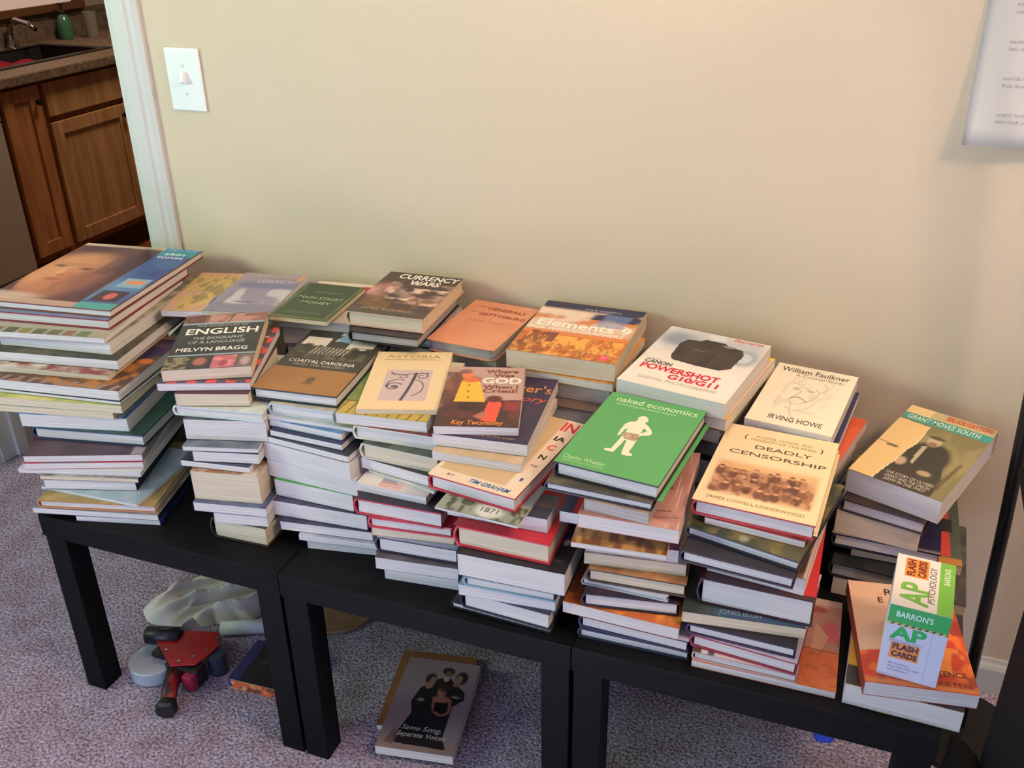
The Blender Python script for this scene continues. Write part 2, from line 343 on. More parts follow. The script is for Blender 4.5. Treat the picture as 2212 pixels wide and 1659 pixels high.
# black floor lamp pole and base
fl = bpy.data.objects.new('floor_lamp', None); COL.objects.link(fl); fl.location = (1.765, .50, 0)
tag(fl, 'thin black floor lamp pole standing behind the end of the tables', 'lamp'); BLK = mat('0d0d0e', .35)
lathe('base', [(0, 0), (.115, 0), (.115, .012), (.02, .022), (0, .024)], BLK, fl, 40)
tube('pole', [(0, 0, .02), (-.012, .008, .5), (-.030, .02, .95), (-.05, -.02, 1.5), (-.06, -.10, 1.72)], .0115, BLK, fl, 16)
lathe('lamp_shade', [(.03, -.07), (.10, .06), (.098, .06), (.028, -.068)], BLK, fl, 32, (-.06, -.10, 1.78), closed=True)
lathe('bulb', [(0, -.03), (.02, -.028), (.03, -.005), (.026, .02), (.012, .04), (0, .045)], mat('fff0dc', .5), fl, 20, (-.06, -.10, 1.80))
bd = bpy.data.lights.new('floor_lamp_bulb', 'POINT'); bd.energy = 80; bd.color = (1.0, .78, .56); bd.shadow_soft_size = .05
bo = bpy.data.objects.new('floor_lamp_bulb', bd); COL.objects.link(bo); bo.location = (1.705, .40, 1.90)
# black furniture at the right edge
kb = bpy.data.objects.new('black_cabinet', None); COL.objects.link(kb); kb.location = (1.703, -.42, 0)
tag(kb, 'tall black cabinet standing at the right edge beside the last table', 'cabinet')
boxes('body', [(0, .45, 0, .42, 0, .80)], mat('050506', .75, spec=.12), kb, bevel=.004); boxes('door', [(.02, .43, -.016, 0, .03, .78)], mat('050506', .75, spec=.12), kb, bevel=.003)
tv = prism('stereo_unit', [(.024, .001), (.35, .001), (.35, .13), (-.006, .112), (-.010, .104)], 0, .30, mat('050506', .75, spec=.12), None, bevel=.003)
tv.matrix_world = Matrix.Translation((1.664, -.005, .802)) @ Matrix.Rotation(math.pi/2, 4, 'X')
tag(tv, 'slanted black stereo unit on top of the black cabinet', 'stereo')
cs = prism('storage_case', [(1.662, -.30), (1.6995, -.30), (1.6995, -.010), (1.682, .016), (1.662, .018)], 0, .445, mat('050506', .75, spec=.12), None, bevel=.004)
tag(cs, 'narrow black case wedged between last table and black cabinet', 'case')

# ------------------------------------------------------------------ the three side tables
def table(x, label):
    t = bpy.data.objects.new('side_table', None); COL.objects.link(t); t.location = (x, 0, 0)
    tag(t, label, 'table', 'black side tables in a row')
    boxes('tabletop', [(.0006, .5494, 0, .55, .40, .45)], BLACKW, t, bevel=.0015)
    for lx in (.0035, .4975):
        for ly in (.003, .497): boxes('leg', [(lx, lx+.049, ly, ly+.05, 0, .40)], BLACKW, t, bevel=.0015)
table(0, 'square black side table at the left, under the art books')
table(.55, 'middle square black side table of the row of three')
table(1.10, 'right hand square black side table, nearest the black cabinet')
# ------------------------------------------------------------------ books
def cover_mesh(kind, w, d, t, mj, mc, parent, side='L'):
    """C-shaped cover: two boards and a spine; rounded spine on hardcovers."""
    hb = kind == 'hb'; c = min(.0027, t*.14) if hb else (.0007 if kind == 'pb' else .0004)
    n = 7 if hb else 2; bulge = min(.006, t*.18) if hb else 0
    outer = [(w, t)]; inner = [(w, t-c)]
    for i in range(n):
        a = i/(n-1); s = math.sin(math.pi*a)
        outer.append((bulge-bulge*s, t-t*a)); inner.append((bulge-bulge*s+c, (t-c)-(t-2*c)*a))
    outer.append((w, 0)); inner.append((w, c))
    if side == 'R': outer = [(w-x, z) for x, z in outer]; inner = [(w-x, z) for x, z in inner]
    k = len(outer); V = []; F = []; M = []
    for y in (0, d): V += [(x, y, z) for x, z in outer]+[(x, y, z) for x, z in inner]
    for i in range(k-1):
        F += [(i, i+1, 2*k+i+1, 2*k+i)]; M.append(0 if i == 0 or (not hb and i == k-2) else 1)
        F += [(k+i, k+i+1, 3*k+i+1, 3*k+i)]; M.append(1)
        F += [(i, i+1, k+i+1, k+i)]; M.append(1 if hb or 0 < i < k-2 else 0)
        F += [(2*k+i, 2*k+i+1, 3*k+i+1, 3*k+i)]; M.append(1)
    for i in (0, k-1): F.append((i, k+i, 3*k+i, 2*k+i)); M.append(1)
    return mesh('cover', V, F, [mj, mc], parent, M), c, bulge
def book(kind, w, d, t, cov, c2, page, case, loc, rz, side='L', cscale=None):
    nm = {'hb': 'hardcover_book', 'pb': 'paperback_book', 'bk': 'booklet', 'rd': 'paperback_book'}[kind]
    r = bpy.data.objects.new(nm, None); COL.objects.link(r); r.location = loc; r.rotation_euler = (0, 0, rz)
    mj = mat(cov, .42, c2, cscale or (28, 28, 28), coat=.12) if c2 != '-' else mat(cov, .42, coat=.12)
    if kind == 'rd':                                                    # limp cover with rounded corners
        def rr_(x0, x1, y0, y1, q): return [(cx+q*math.cos(a), cy+q*math.sin(a)) for cx, cy, a0 in ((x1-q, y0+q, -90), (x1-q, y1-q, 0), (x0+q, y1-q, 90), (x0+q, y0+q, 180)) for a in [math.radians(a0+k*15) for k in range(7)]]
        o = prism('cover', rr_(0, w, 0, d, .016), t-.0012, t, mj, r); prism('back_cover', rr_(0, w, 0, d, .016), 0, .0012, mj, r)
        prism('page_block', rr_(.002, w-.002, .004, d-.002, .012), .0013, t-.0013, PAGE[page], r); return r, o
    o, c, b = cover_mesh(kind, w, d, t, mj, mat(case, .5), r, side)
    ov = .0035 if kind == 'hb' else .0004
    x0, x1 = b+c+.0002, w-ov
    if side == 'R': x0, x1 = ov, w-b-c-.0002
    boxes('page_block', [(x0, x1, ov, d-ov, c+.0001, t-c-.0001)], PAGE[page], r)
    return r, o
PILE = {'A': 'the far left art book pile', 'B': 'the English book pile', 'C': 'the tan coast book pile',
        'D': 'the ironwork booklet pile', 'E': 'the yellow dress book pile', 'F': 'the green book pile',
        'G': 'the sepia photo book pile', 'H': 'the torn paperback pile', 'I': 'the flash card pile',
        'P1': 'the grey blue back pile', 'P2': 'the dark green back pile', 'P3': 'the currency book back pile',
        'P4': 'the orange book back pile', 'P5': 'the wheat field back pile',
        'P6': 'the camera book back pile', 'P7': 'the pencil face back pile'}
ORD = 'first second third fourth fifth sixth seventh eighth ninth tenth eleventh twelfth thirteenth fourteenth fifteenth sixteenth seventeenth eighteenth nineteenth twentieth twenty-first'.split()
# id | kind | cover | second cover colour | pages | boards | look
ATTR = """A1|hb|8a6a5a|-|W|6b3a2c|
A2|hb|5a6f94|93a0ac|W|7a2430|red edged art book
A3|pb|8f8f70|b8a890|W|b8b0a0|art book with picture strip front
A4|pb|a89c84|6d6650|W|d8d4c8|thick white paged art book
A5|pb|2a2c22|5a5238|W|2a2c26|black covered art book
A6|bk|7a3030|c8beb0|C|e0dcd0|thin cream magazine
A7|pb|8c6248|2a2450|W|1c2028|brown picture magazine with dark edge
A8|bk|24382c|1c2a34|W|1c2a30|thin dark green magazine
A9|bk|98a850|c8c070|C|d8dcc0|yellow green magazine
A10|bk|b8b0a0|8a98a8|C|d8d4c8|plain pale magazine
A11|pb|1c6ca8|a8b4cc|W|b4c4dc|bright blue striped book
A12|hb|1e4034|31584a|W|26324a|dark green book
A13|pb|44303a|7a5a50|W|8a8086|brown photo covered book
A14|pb|c83040|7a6a70|W|d8a0a8|red edged book
A15|bk|cfccd4|-|W|dcd8e0|thin white magazine
A16|pb|5c5860|a8a49c|C|121218|thin grey cream booklet
A17|pb|2c2438|54382c|W|121218|book with dark purple brown cover
A18|bk|8ea6b8|a8b8c4|W|8ea6b8|thin pale blue magazine turned outward
A19|hb|a8935c|8f7c48|W|a87440|mustard covered book
A20|pb|8a8e9a|6a6e78|W|14141a|grey book with black spine
A21|pb|8088a4|60688c|W|1a2c6a|bottom book with blue edge
B1|pb|2e2e2c|-|C|3a3028|
B2|pb|5a4038|-|W|4a3848|book with red and navy squares
B3|pb|6a2c34|4a2030|C|6a5a52|beige paged book with maroon cover
B4|hb|cfd4cc|b8c0bc|W|c8d4d0|white hardcover with pale spine
B5|pb|2a3430|46524c|W|d4dadc|very thick white paged book
B6|pb|6c7880|4c5866|W|7a8690|thin book with grey marbled cover
B7|pb|202430|2e3444|W|3a4048|white book with dark cover
B8|pb|262c3e|3a4054|W|cfcfd4|thin book with navy cover
B9|pb|8a5a34|c8bca8|C|cfc6b0|thickest cream paged book
B10|pb|46506c|5a6484|W|46506c|book with slate blue cover
B11|pb|c4c2cc|a8a8b8|W|d2d0dc|small white book
B12|hb|26221e|3a342c|C|2a241e|thick cream hardcover with dark spine
C1|hb|8a6236|-|W|1c2a26|
C2|hb|c4bcac|a8a498|W|b4c0c4|white book with pale spine
C3|pb|c6ccc0|aab4b0|W|5a8ab0|thin book with blue under edge
C4|pb|6a90bc|4c74a4|W|343848|white book with blue top
C5|pb|2c3450|1c2440|W|3a4258|thin book with navy top
C6|pb|2a2e38|3c424c|W|4a525c|white book with charcoal top
C7|pb|d4d2d0|bcbcc0|W|d4d4d8|thick plain white book
C8|pb|cfcfd6|b8bac4|W|d0d0da|second thick plain white book
C9|pb|4a9a3c|3c8a34|W|cdd0d8|white book with grass green cover
C10|pb|4a4a60|34344c|W|cfcfdc|white book with grey purple cover
C11|pb|26283c|3c3c50|W|d0cfdc|white book with dark navy top
C12|pb|c0bed0|a8a6bc|W|d4d2e0|thin lilac white book
C13|pb|bcbcd0|a8a8c0|W|d2d0e2|bottom plain white book
D1|bk|e8c680|-|C|eed9a4|
D2|pb|b0a85c|-|W|c8c0b0|yellow landscape painting book
D3|hb|8c2c34|5a3430|W|cfd0c0|white hardcover with red jacket edge
D4|hb|2c3028|4c5844|C|c0bcae|cream book with black green cover
D5|pb|24241f|38362e|W|cac6bc|white book with black top
D6a|bk|dcd8d0|c4beb8|W|dcd8d4|thin white leaflet
D6|pb|cfcac8|-|W|dcdadc|white book with small flag
D7|hb|1c1820|2a2430|W|a02838|black book with red boards
D8|hb|b83440|8c2838|W|b02c3c|red bound white paged book
D9|pb|c8b8a8|b0a094|C|b05058|cream book with red line
D10|hb|b4c0dc|9cacd0|W|262030|white book with dark spine
D11|pb|6a6264|544c50|W|cfc8cc|book with grey brown cover
D12|pb|c4c4dc|a8acd0|W|c8c8e4|bottom bluish white book
E1|pb|5a2c2a|-|W|c8b8ac|
E2|pb|2c2440|-|W|d0ccd8|thick navy covered book with orange letters
E3|pb|cdb28e|bca480|W|c8c0c8|book with tan cover
E4|hb|e2c8a0|-|W|a83444|cream book with red and blue letters
E5|bk|7c8474|-|W|c8ccc4|thin green photo booklet
E6|pb|2c3048|-|W|c8c4d8|book with navy photo cover
E7|hb|b8202c|a81c28|C|b4303a|bright red hardcover
E8|pb|16141a|-|W|2c3034|thick white paged book with black cover
E9|hb|c0c4c8|a8b0b8|W|7a98a8|white book with pale blue spine
E10|pb|b8c4dc|a0b0cc|W|90b0d4|white book with light blue line
E11|hb|24243c|303048|W|20202c|thick book with navy boards
E12|hb|1c1e20|2a2c2e|W|16181a|thin bottom book with black boards
F1|hb|5fa35c|-|W|1a1c18|
F2|hb|5c5644|3a3628|W|26222c|book with olive black cover
F3|pb|a89884|8a7a68|G|b09c80|small greyish cream book
F4|pb|b88478|-|W|c0a098|wide book with pink photo cover
F5|pb|28304c|-|W|c8c8cc|book with navy and red cover corner
F6|bk|c49450|8c5a28|W|d0ccd4|thin book with golden brown cover
F7|pb|c8c4c4|584858|W|cfc8d0|white book with purple printed edge
F8|pb|cfc4b0|b8a890|C|c8b8a0|cream paged book
F9|hb|946036|b88450|C|3a3028|tan book with brown cover
F10|hb|d0cccc|b8b4b8|W|a8b4b8|thin white hardcover with pale spine
F11|hb|3a2430|281820|W|241c24|book with dark purple cover
F12|pb|c87830|b05c24|W|c8c4cc|white book with orange cover
F13|hb|bcb8cc|a8a4bc|W|20243c|white book with navy spine
F14|hb|24284a|34385a|W|242840|bottom book with navy boards
G1|hb|e8cb8c|-|W|9a2c34|
G2|pb|6a2428|8a3c34|W|5a3030|thin book with dark red spine
G3|hb|4c4a24|-|W|262430|book with olive landscape jacket
G4|hb|1c1c20|26262c|W|281c2c|black hardcover
G5|pb|6c5040|-|W|b8a094|book with brown photographs cover
G6|hb|4a141c|-|W|30141c|very thick book with red cover
G7|pb|2c3a44|46524c|C|c8b898|cream paged book with dark blue cover
G8|hb|16161c|22202a|W|2a1c3c|book with black cover and purple edge
G9|hb|c0bccc|a8a8bc|W|7a2434|white book with dark red spine
G10|hb|9a8c88|b8acac|W|a89088|pale book with brown spine
G11|pb|cc6a34|-|W|b88a98|orange covered book sticking out right
H1|pb|8a8058|-|W|bcb088|
H2|hb|3a2a20|241a16|W|2c2420|book with dark brown cover
H3|pb|a88464|8c98a8|C|b09478|thick tan grey book
H4|hb|23203e|2c284a|W|1c1a30|wide book with navy cover
H5|pb|4a5a48|-|C|8c5a28|book with green and red cover
H6|hb|1a1c1e|2a2c2c|G|1a1a1c|black hardcover
H7|pb|3c3a38|585450|C|b8a898|bottom book, dark covered
I1|pb|c83c20|-|W|7a3020|book with red flame cover
I2|pb|24242c|b8902c|W|d0ccd0|thick bottom book with rounded white edge
K2|pb|8c8694|-|W|98909c|
K1|pb|c4a860|-|W|c8a070|yellow map covered book
K3|pb|33442a|-|C|5a6038|
K4|pb|d0c0ac|-|W|c8b8a8|pale book with red corner
K5|hb|4a3430|-|C|c8a890|
K6|hb|2a2022|3c3030|G|201a1c|book with black boards
K7|pb|b09890|8c7470|W|c8b4ac|pinkish white book
K8|rd|d2906e|-|G|c07c5a|
K9|pb|c88040|-|C|d0b8a8|
K10|pb|c88838|d8a050|W|c8a060|book with golden cover
K11|pb|5c4030|7a5c48|G|6a5040|book with brown cover
K12|pb|d8d0cc|-|W|d0c0b8|
K13|pb|2c2822|-|W|e8c02c|dark book with yellow border
K14|pb|6c5c50|8a7864|G|8c7c6c|grey brown book
K15|pb|ece4c8|-|W|dcc8b8|
K16|pb|24224a|2c2c54|W|26244c|book with navy cover
K17|pb|d05830|c04c28|W|d86038|book with orange red cover"""
TOPLAB = {'A1': 'large art book with painted portrait cover and blue strip, on the far left pile',
 'B1': 'dark book titled English with small portrait photos, on top of its pile',
 'C1': 'tan and dark hardcover with white avenue photo, on top of its pile',
 'D1': 'cream booklet with wrought iron scroll picture, on top of its pile',
 'E1': 'maroon paperback showing figure in a yellow dress, on top of its pile',
 'F1': 'green hardcover with a white standing figure, on top of its pile',
 'G1': 'cream hardcover with sepia group photograph, on top of its pile',
 'H1': 'paperback with torn cover and seated bearded officer, on top of its pile',
 'K2': 'grey blue misty covered book at the back beside the yellow map book',
 'K3': 'dark green gold framed book at the back beside the grey blue one',
 'K5': 'brown currency hardcover with battle sky cover, on top of a back pile',
 'K8': 'plain orange paperback about generals, on top of a back pile',
 'K9': 'big manual with wheat field and cloud cover, on top of a back pile',
 'K12': 'white guide with black camera picture, on top of a back pile',
 'K15': 'cream paperback with pencil sketched face, on top of a back pile'}
DATA = """A21 0.0908 0.0093 0.4500 0.1708 0.2350 0.0121 0.2513
A20 0.0063 -0.0109 0.4621 0.2574 0.2350 0.0131 0.2384
A19 0.0183 -0.0070 0.4753 0.2393 0.2350 0.0175 0.2554
A18 -0.0014 0.0271 0.4928 0.2241 0.2000 0.0065 0.0512
A17 0.0158 0.0221 0.4992 0.1837 0.2350 0.0219 0.3038
A16 0.0113 0.0203 0.5211 0.1980 0.2350 0.0097 0.2812
A15 -0.0346 0.0146 0.5308 0.2473 0.2350 0.0096 0.2784
A14 -0.0181 0.0166 0.5404 0.2319 0.2350 0.0139 0.3606
A13 -0.0179 0.0199 0.5544 0.2305 0.2350 0.0149 0.3606
A12 -0.0501 0.0805 0.5693 0.2397 0.2400 0.0260 0.1929
A11 -0.0681 0.0770 0.5953 0.2249 0.2400 0.0290 0.2368
A10 -0.1261 0.0686 0.6243 0.2604 0.1200 0.0147 0.1977
A9 -0.1233 0.0714 0.6389 0.2780 0.1500 0.0167 0.1910
A8 -0.1392 0.0888 0.6556 0.2886 0.2350 0.0072 0.1323
A7 -0.1230 0.0920 0.6629 0.2706 0.2350 0.0218 0.1370
A6 -0.1786 0.1140 0.6847 0.2802 0.3404 0.0114 0.1633
A5 -0.1742 0.1399 0.6961 0.2802 0.3779 0.0209 0.1636
A4 -0.1765 0.1685 0.7170 0.2536 0.3535 0.0274 0.1357
A3 -0.2118 0.1420 0.7444 0.2871 0.3300 0.0123 0.1896
A2 -0.2368 0.1898 0.7567 0.2961 0.3124 0.0219 0.1352
A1 -0.2410 0.2039 0.7785 0.3001 0.3594 0.0165 0.1236
B12 0.3708 0.0564 0.4500 0.1212 0.2257 0.0446 0.0390
B11 0.3937 0.0460 0.4946 0.1038 0.2000 0.0210 0.1917
B10 0.3562 0.0395 0.5156 0.1424 0.2273 0.0198 0.1848
B9 0.3545 0.0499 0.5354 0.1302 0.2186 0.0612 0.2001
B8 0.3298 0.0588 0.5966 0.1363 0.2000 0.0130 0.1400
B7 0.3561 0.0624 0.6096 0.1245 0.2000 0.0220 0.2477
B6 0.3405 0.0575 0.6316 0.1412 0.2061 0.0098 0.2720
B5 0.3329 0.0813 0.6415 0.1533 0.2174 0.0423 0.2705
B4 0.3070 0.0884 0.6838 0.1757 0.2350 0.0194 0.1671
B3 0.3171 0.0890 0.7032 0.1353 0.2000 0.0262 0.3215
B2 0.2835 0.0860 0.7294 0.1692 0.2443 0.0162 0.3556
B1 0.2922 0.0930 0.7456 0.1602 0.2513 0.0239 0.4625
C13 0.5624 0.0854 0.4500 0.1328 0.2000 0.0188 0.1726
C12 0.5493 0.0805 0.4688 0.1535 0.2150 0.0127 0.1397
C11 0.5112 0.0825 0.4815 0.1793 0.2350 0.0195 0.1405
C10 0.4899 0.0966 0.5010 0.1888 0.2350 0.0322 0.0722
C9 0.4880 0.1137 0.5333 0.1637 0.2292 0.0358 -0.0014
C8 0.4739 0.1206 0.5690 0.1897 0.2350 0.0361 -0.0394
C7 0.4690 0.1228 0.6051 0.1899 0.2350 0.0354 -0.0988
C6 0.4806 0.1218 0.6405 0.1748 0.2350 0.0135 -0.0763
C5 0.4852 0.1252 0.6541 0.1510 0.2114 0.0126 -0.0263
C4 0.4769 0.1379 0.6666 0.1533 0.2342 0.0144 -0.0279
C3 0.4765 0.1361 0.6810 0.1690 0.2350 0.0080 0.0546
C2 0.4758 0.1423 0.6890 0.1316 0.2094 0.0224 0.0678
C1 0.4402 0.1480 0.7114 0.1682 0.2620 0.0232 0.1045
D12 0.7381 0.0547 0.4500 0.1367 0.2000 0.0217 0.0990
D11 0.7245 0.0501 0.4717 0.1509 0.2113 0.0251 0.1198
D10 0.7173 0.0656 0.4968 0.1530 0.2142 0.0320 0.0800
D9 0.7125 0.0673 0.5288 0.1497 0.2095 0.0174 0.1429
D8 0.7076 0.0649 0.5463 0.1532 0.2145 0.0219 0.1186
D7 0.6808 0.0669 0.5681 0.1659 0.2322 0.0321 0.0449
D6 0.6755 0.0906 0.6002 0.1354 0.2000 0.0146 -0.0049
D6a 0.6821 0.1266 0.6148 0.1401 0.1200 0.0056 -0.1631
D5 0.6675 0.1303 0.6204 0.1386 0.2000 0.0226 -0.1222
D4 0.6664 0.1288 0.6430 0.1546 0.2164 0.0303 -0.0284
D3 0.6494 0.1391 0.6734 0.1670 0.2338 0.0267 0.0547
D2 0.6207 0.1362 0.7000 0.1675 0.2350 0.0219 0.1194
D1 0.6590 0.1420 0.7220 0.1453 0.2330 0.0097 0.3125
E12 0.8778 0.0236 0.4500 0.1820 0.2350 0.0132 -0.0350
E11 0.8994 0.0166 0.4632 0.1605 0.2247 0.0351 -0.0433
E10 0.9036 0.0053 0.4983 0.1628 0.2279 0.0214 0.0866
E9 0.9122 0.0043 0.5197 0.1553 0.2174 0.0211 0.0650
E8 0.9045 0.0031 0.5407 0.1799 0.2350 0.0440 0.0369
E7 0.8913 0.0215 0.5848 0.1636 0.2290 0.0391 0.0064
E6 0.8717 0.0444 0.6239 0.1699 0.0673 0.0273 0.0337
E5 0.8632 0.0171 0.6512 0.1436 0.1200 0.0049 -0.0435
E4 0.8299 0.0636 0.6560 0.1622 0.2643 0.0270 -0.1320
E3 0.8196 0.1058 0.6830 0.1546 0.2350 0.0170 0.0633
E2 0.8129 0.1232 0.7000 0.1642 0.2400 0.0231 0.1064
E1 0.8170 0.1208 0.7231 0.1418 0.2224 0.0168 0.2932
F14 1.1011 0.0277 0.4500 0.1810 0.2350 0.0188 0.0300
F13 1.1014 0.0304 0.4688 0.1787 0.2350 0.0238 -0.0109
F12 1.0759 0.0287 0.4927 0.1876 0.2350 0.0225 -0.0093
F11 1.1060 0.0273 0.5152 0.1535 0.2233 0.0264 0.1702
F10 1.0998 0.0477 0.5416 0.1401 0.2000 0.0120 0.0132
F9 1.1079 0.0436 0.5535 0.1580 0.2213 0.0248 0.0753
F8 1.1020 0.0542 0.5783 0.1594 0.2231 0.0216 0.1366
F7 1.1032 0.0583 0.5999 0.1446 0.2024 0.0243 0.1193
F6 1.0870 0.0300 0.6242 0.1473 0.2063 0.0094 0.1043
F5 1.0541 0.0745 0.6337 0.1626 0.1700 0.0211 0.0554
F4 1.0936 0.0420 0.6548 0.1557 0.2293 0.0252 0.0540
F3 1.1000 0.0538 0.6800 0.1024 0.2000 0.0203 -0.0517
F2 1.0333 0.0584 0.7003 0.1716 0.2350 0.0146 -0.0198
F1 1.0404 0.0818 0.7149 0.1708 0.2547 0.0256 -0.1011
G11 1.2880 0.0234 0.4500 0.2148 0.2125 0.0131 0.0212
G10 1.2866 0.0249 0.4631 0.1591 0.2227 0.0161 0.0057
G9 1.2798 0.0359 0.4793 0.1630 0.2281 0.0241 -0.0710
G8 1.2728 0.0351 0.5033 0.1650 0.2309 0.0198 -0.0125
G7 1.2656 0.0353 0.5231 0.1826 0.2350 0.0206 0.1275
G6 1.2801 0.0627 0.5437 0.1740 0.2389 0.0491 0.0047
G5 1.2902 0.0824 0.5929 0.1461 0.2321 0.0314 -0.0862
G4 1.2513 0.0509 0.6242 0.1692 0.2350 0.0212 -0.0680
G3 1.2509 0.0914 0.6455 0.1758 0.2350 0.0174 -0.2084
G2 1.2764 0.1046 0.6629 0.1504 0.2106 0.0127 -0.0916
G1 1.2542 0.1070 0.6756 0.1836 0.2540 0.0264 -0.0600
H7 1.4773 0.2791 0.4500 0.2078 0.2350 0.0345 -0.0358
H6 1.4660 0.2814 0.4845 0.1593 0.2230 0.0276 -0.0649
H5 1.4990 0.3104 0.5120 0.1732 0.2264 0.0188 0.0114
H4 1.4638 0.3034 0.5308 0.1707 0.1686 0.0250 -0.0308
H3 1.4661 0.3087 0.5558 0.1327 0.2000 0.0415 -0.1169
H2 1.4678 0.3124 0.5973 0.1359 0.2000 0.0241 -0.2311
H1 1.4727 0.3379 0.6213 0.1544 0.2874 0.0431 -0.3475
I2 1.5125 0.0243 0.4500 0.1613 0.2187 0.0391 -0.0202
I1 1.5366 0.0089 0.4891 0.1553 0.2315 0.0258 0.1626
K2 0.1819 0.3624 0.7530 0.1454 0.2207 0.0120 0.1825
K1 0.0770 0.3579 0.7380 0.1608 0.2237 0.0140 0.2534
K3 0.3263 0.3829 0.7540 0.1322 0.1889 0.0110 0.0786
K4 0.3358 0.4016 0.7330 0.1570 0.2128 0.0200 0.1227
K5 0.5034 0.3900 0.7670 0.1667 0.2248 0.0300 0.0502
K6 0.5204 0.3670 0.7440 0.1480 0.2244 0.0220 0.0540
K7 0.5241 0.4274 0.7210 0.1433 0.1696 0.0220 0.0271
K8 0.6670 0.4127 0.7260 0.1474 0.2198 0.0240 -0.0735
K9 0.8482 0.3795 0.7340 0.2086 0.2494 0.0370 0.0095
K10 0.8736 0.3809 0.7170 0.1820 0.2167 0.0160 -0.0323
K11 0.8917 0.3826 0.6860 0.1582 0.1614 0.0300 -0.0242
K12 1.0697 0.3445 0.7320 0.1983 0.2614 0.0300 -0.1631
K13 1.0828 0.3480 0.7090 0.1890 0.2723 0.0220 -0.1792
K14 1.0974 0.3469 0.6820 0.1658 0.2487 0.0260 -0.1881
K15 1.2931 0.3683 0.6860 0.1477 0.2443 0.0260 -0.1214
K16 1.3091 0.3719 0.6630 0.1410 0.2283 0.0220 -0.1134
K17 1.2940 0.3643 0.6420 0.1600 0.2000 0.0200 -0.2299
P1f1 0.1113 0.3837 0.6785 0.1060 0.1903 0.0595 0.2774
P1f2 0.0663 0.3698 0.6246 0.1597 0.2043 0.0539 0.2563
P1f3 0.0636 0.3686 0.5584 0.1655 0.2052 0.0663 0.2219
P1f4 0.0613 0.3758 0.5023 0.1663 0.1902 0.0561 0.2797
P1f5 0.0651 0.3755 0.4500 0.1592 0.1927 0.0523 0.2289
P2f1 0.3386 0.4087 0.6932 0.1457 0.1964 0.0398 0.1231
P2f2 0.3363 0.4064 0.6448 0.1508 0.2003 0.0484 0.0898
P2f3 0.3403 0.4109 0.5936 0.1418 0.1925 0.0512 0.1265
P2f4 0.3365 0.4108 0.5390 0.1494 0.1916 0.0545 0.1285
P2f5 0.3400 0.4107 0.4838 0.1424 0.1928 0.0552 0.1233
P2f6 0.3376 0.4078 0.4500 0.1480 0.1978 0.0338 0.1171
P3f1 0.5260 0.4248 0.6810 0.1440 0.1639 0.0400 0.0248
P3f2 0.5273 0.3854 0.6366 0.1432 0.1986 0.0443 0.0027
P3f3 0.5279 0.3775 0.5770 0.1424 0.2145 0.0596 0.0377
P3f4 0.5271 0.3790 0.5406 0.1440 0.2115 0.0365 0.0469
P3f5 0.5273 0.3810 0.5040 0.1435 0.2074 0.0365 0.0594
P3f6 0.5261 0.3760 0.4500 0.1421 0.2174 0.0540 0.0054
P4f1 0.6727 0.4333 0.6766 0.1351 0.1869 0.0494 -0.0371
P4f2 0.6730 0.4340 0.6310 0.1346 0.1857 0.0456 -0.1120
P4f3 0.6703 0.4342 0.5951 0.1400 0.1855 0.0359 -0.0515
P4f4 0.6710 0.4339 0.5569 0.1385 0.1860 0.0383 -0.0638
P4f5 0.6730 0.4273 0.5225 0.1336 0.1990 0.0344 -0.0982
P4f6 0.6706 0.4259 0.4809 0.1381 0.2021 0.0416 -0.0830
P4f7 0.6739 0.4276 0.4500 0.1319 0.1982 0.0309 -0.1127
P5f1 0.8969 0.3527 0.6533 0.1424 0.1839 0.0327 -0.0475
P5f2 0.8913 0.3492 0.6173 0.1535 0.1913 0.0360 -0.0507
P5f3 0.8950 0.3500 0.5647 0.1461 0.1894 0.0526 -0.0609
P5f4 0.8939 0.3510 0.5234 0.1483 0.1874 0.0413 0.0157
P5f5 0.8918 0.3539 0.4841 0.1527 0.1818 0.0393 -0.0023
P5f6 0.8936 0.3584 0.4500 0.1493 0.1726 0.0341 -0.0259
P6f1 1.1065 0.3658 0.6366 0.1591 0.2171 0.0454 -0.1882
P6f2 1.1003 0.3611 0.5857 0.1734 0.2200 0.0509 -0.2087
P6f3 1.1013 0.3607 0.5469 0.1713 0.2200 0.0388 -0.1585
P6f4 1.1006 0.3590 0.4957 0.1721 0.2200 0.0512 -0.1539
P6f5 1.1049 0.3678 0.4500 0.1670 0.2139 0.0457 -0.1959
P7f1 1.3000 0.3842 0.6048 0.1535 0.1675 0.0372 -0.1980
P7f2 1.3030 0.3780 0.5721 0.1449 0.1783 0.0327 -0.2174
P7f3 1.3029 0.3811 0.5369 0.1424 0.1722 0.0352 -0.2047
P7f4 1.3014 0.3816 0.5025 0.1417 0.1719 0.0344 -0.2151
P7f5 1.3005 0.3846 0.4726 0.1528 0.1665 0.0299 -0.1934
P7f6 1.2994 0.3853 0.4500 0.1551 0.1656 0.0226 -0.1930"""
FILLC = [('6a5a4c', 'W'), ('3a4454', 'W'), ('7c4a3c', 'C'), ('4c5444', 'W'), ('8c8478', 'C'), ('2c2c34', 'G'), ('6c6474', 'W')]
FILLN = ['brown backed', 'slate blue', 'rust red', 'moss green', 'stone grey', 'nearly black', 'dusty purple']
attr = {l.split('|')[0]: l.split('|')[1:] for l in ATTR.split('\n')}
KP = {'K1': 'P1', 'K2': 'P1', 'K3': 'P2', 'K4': 'P2', 'K5': 'P3', 'K6': 'P3', 'K7': 'P3', 'K8': 'P4', 'K9': 'P5', 'K10': 'P5', 'K11': 'P5', 'K12': 'P6', 'K13': 'P6', 'K14': 'P6', 'K15': 'P7', 'K16': 'P7', 'K17': 'P7'}
BK = {}; rows = [l.split() for l in DATA.strip().split('\n')]
pile = lambda i: KP.get(i) or (i[:2] if i[0] == 'P' else i[0])
order = {}
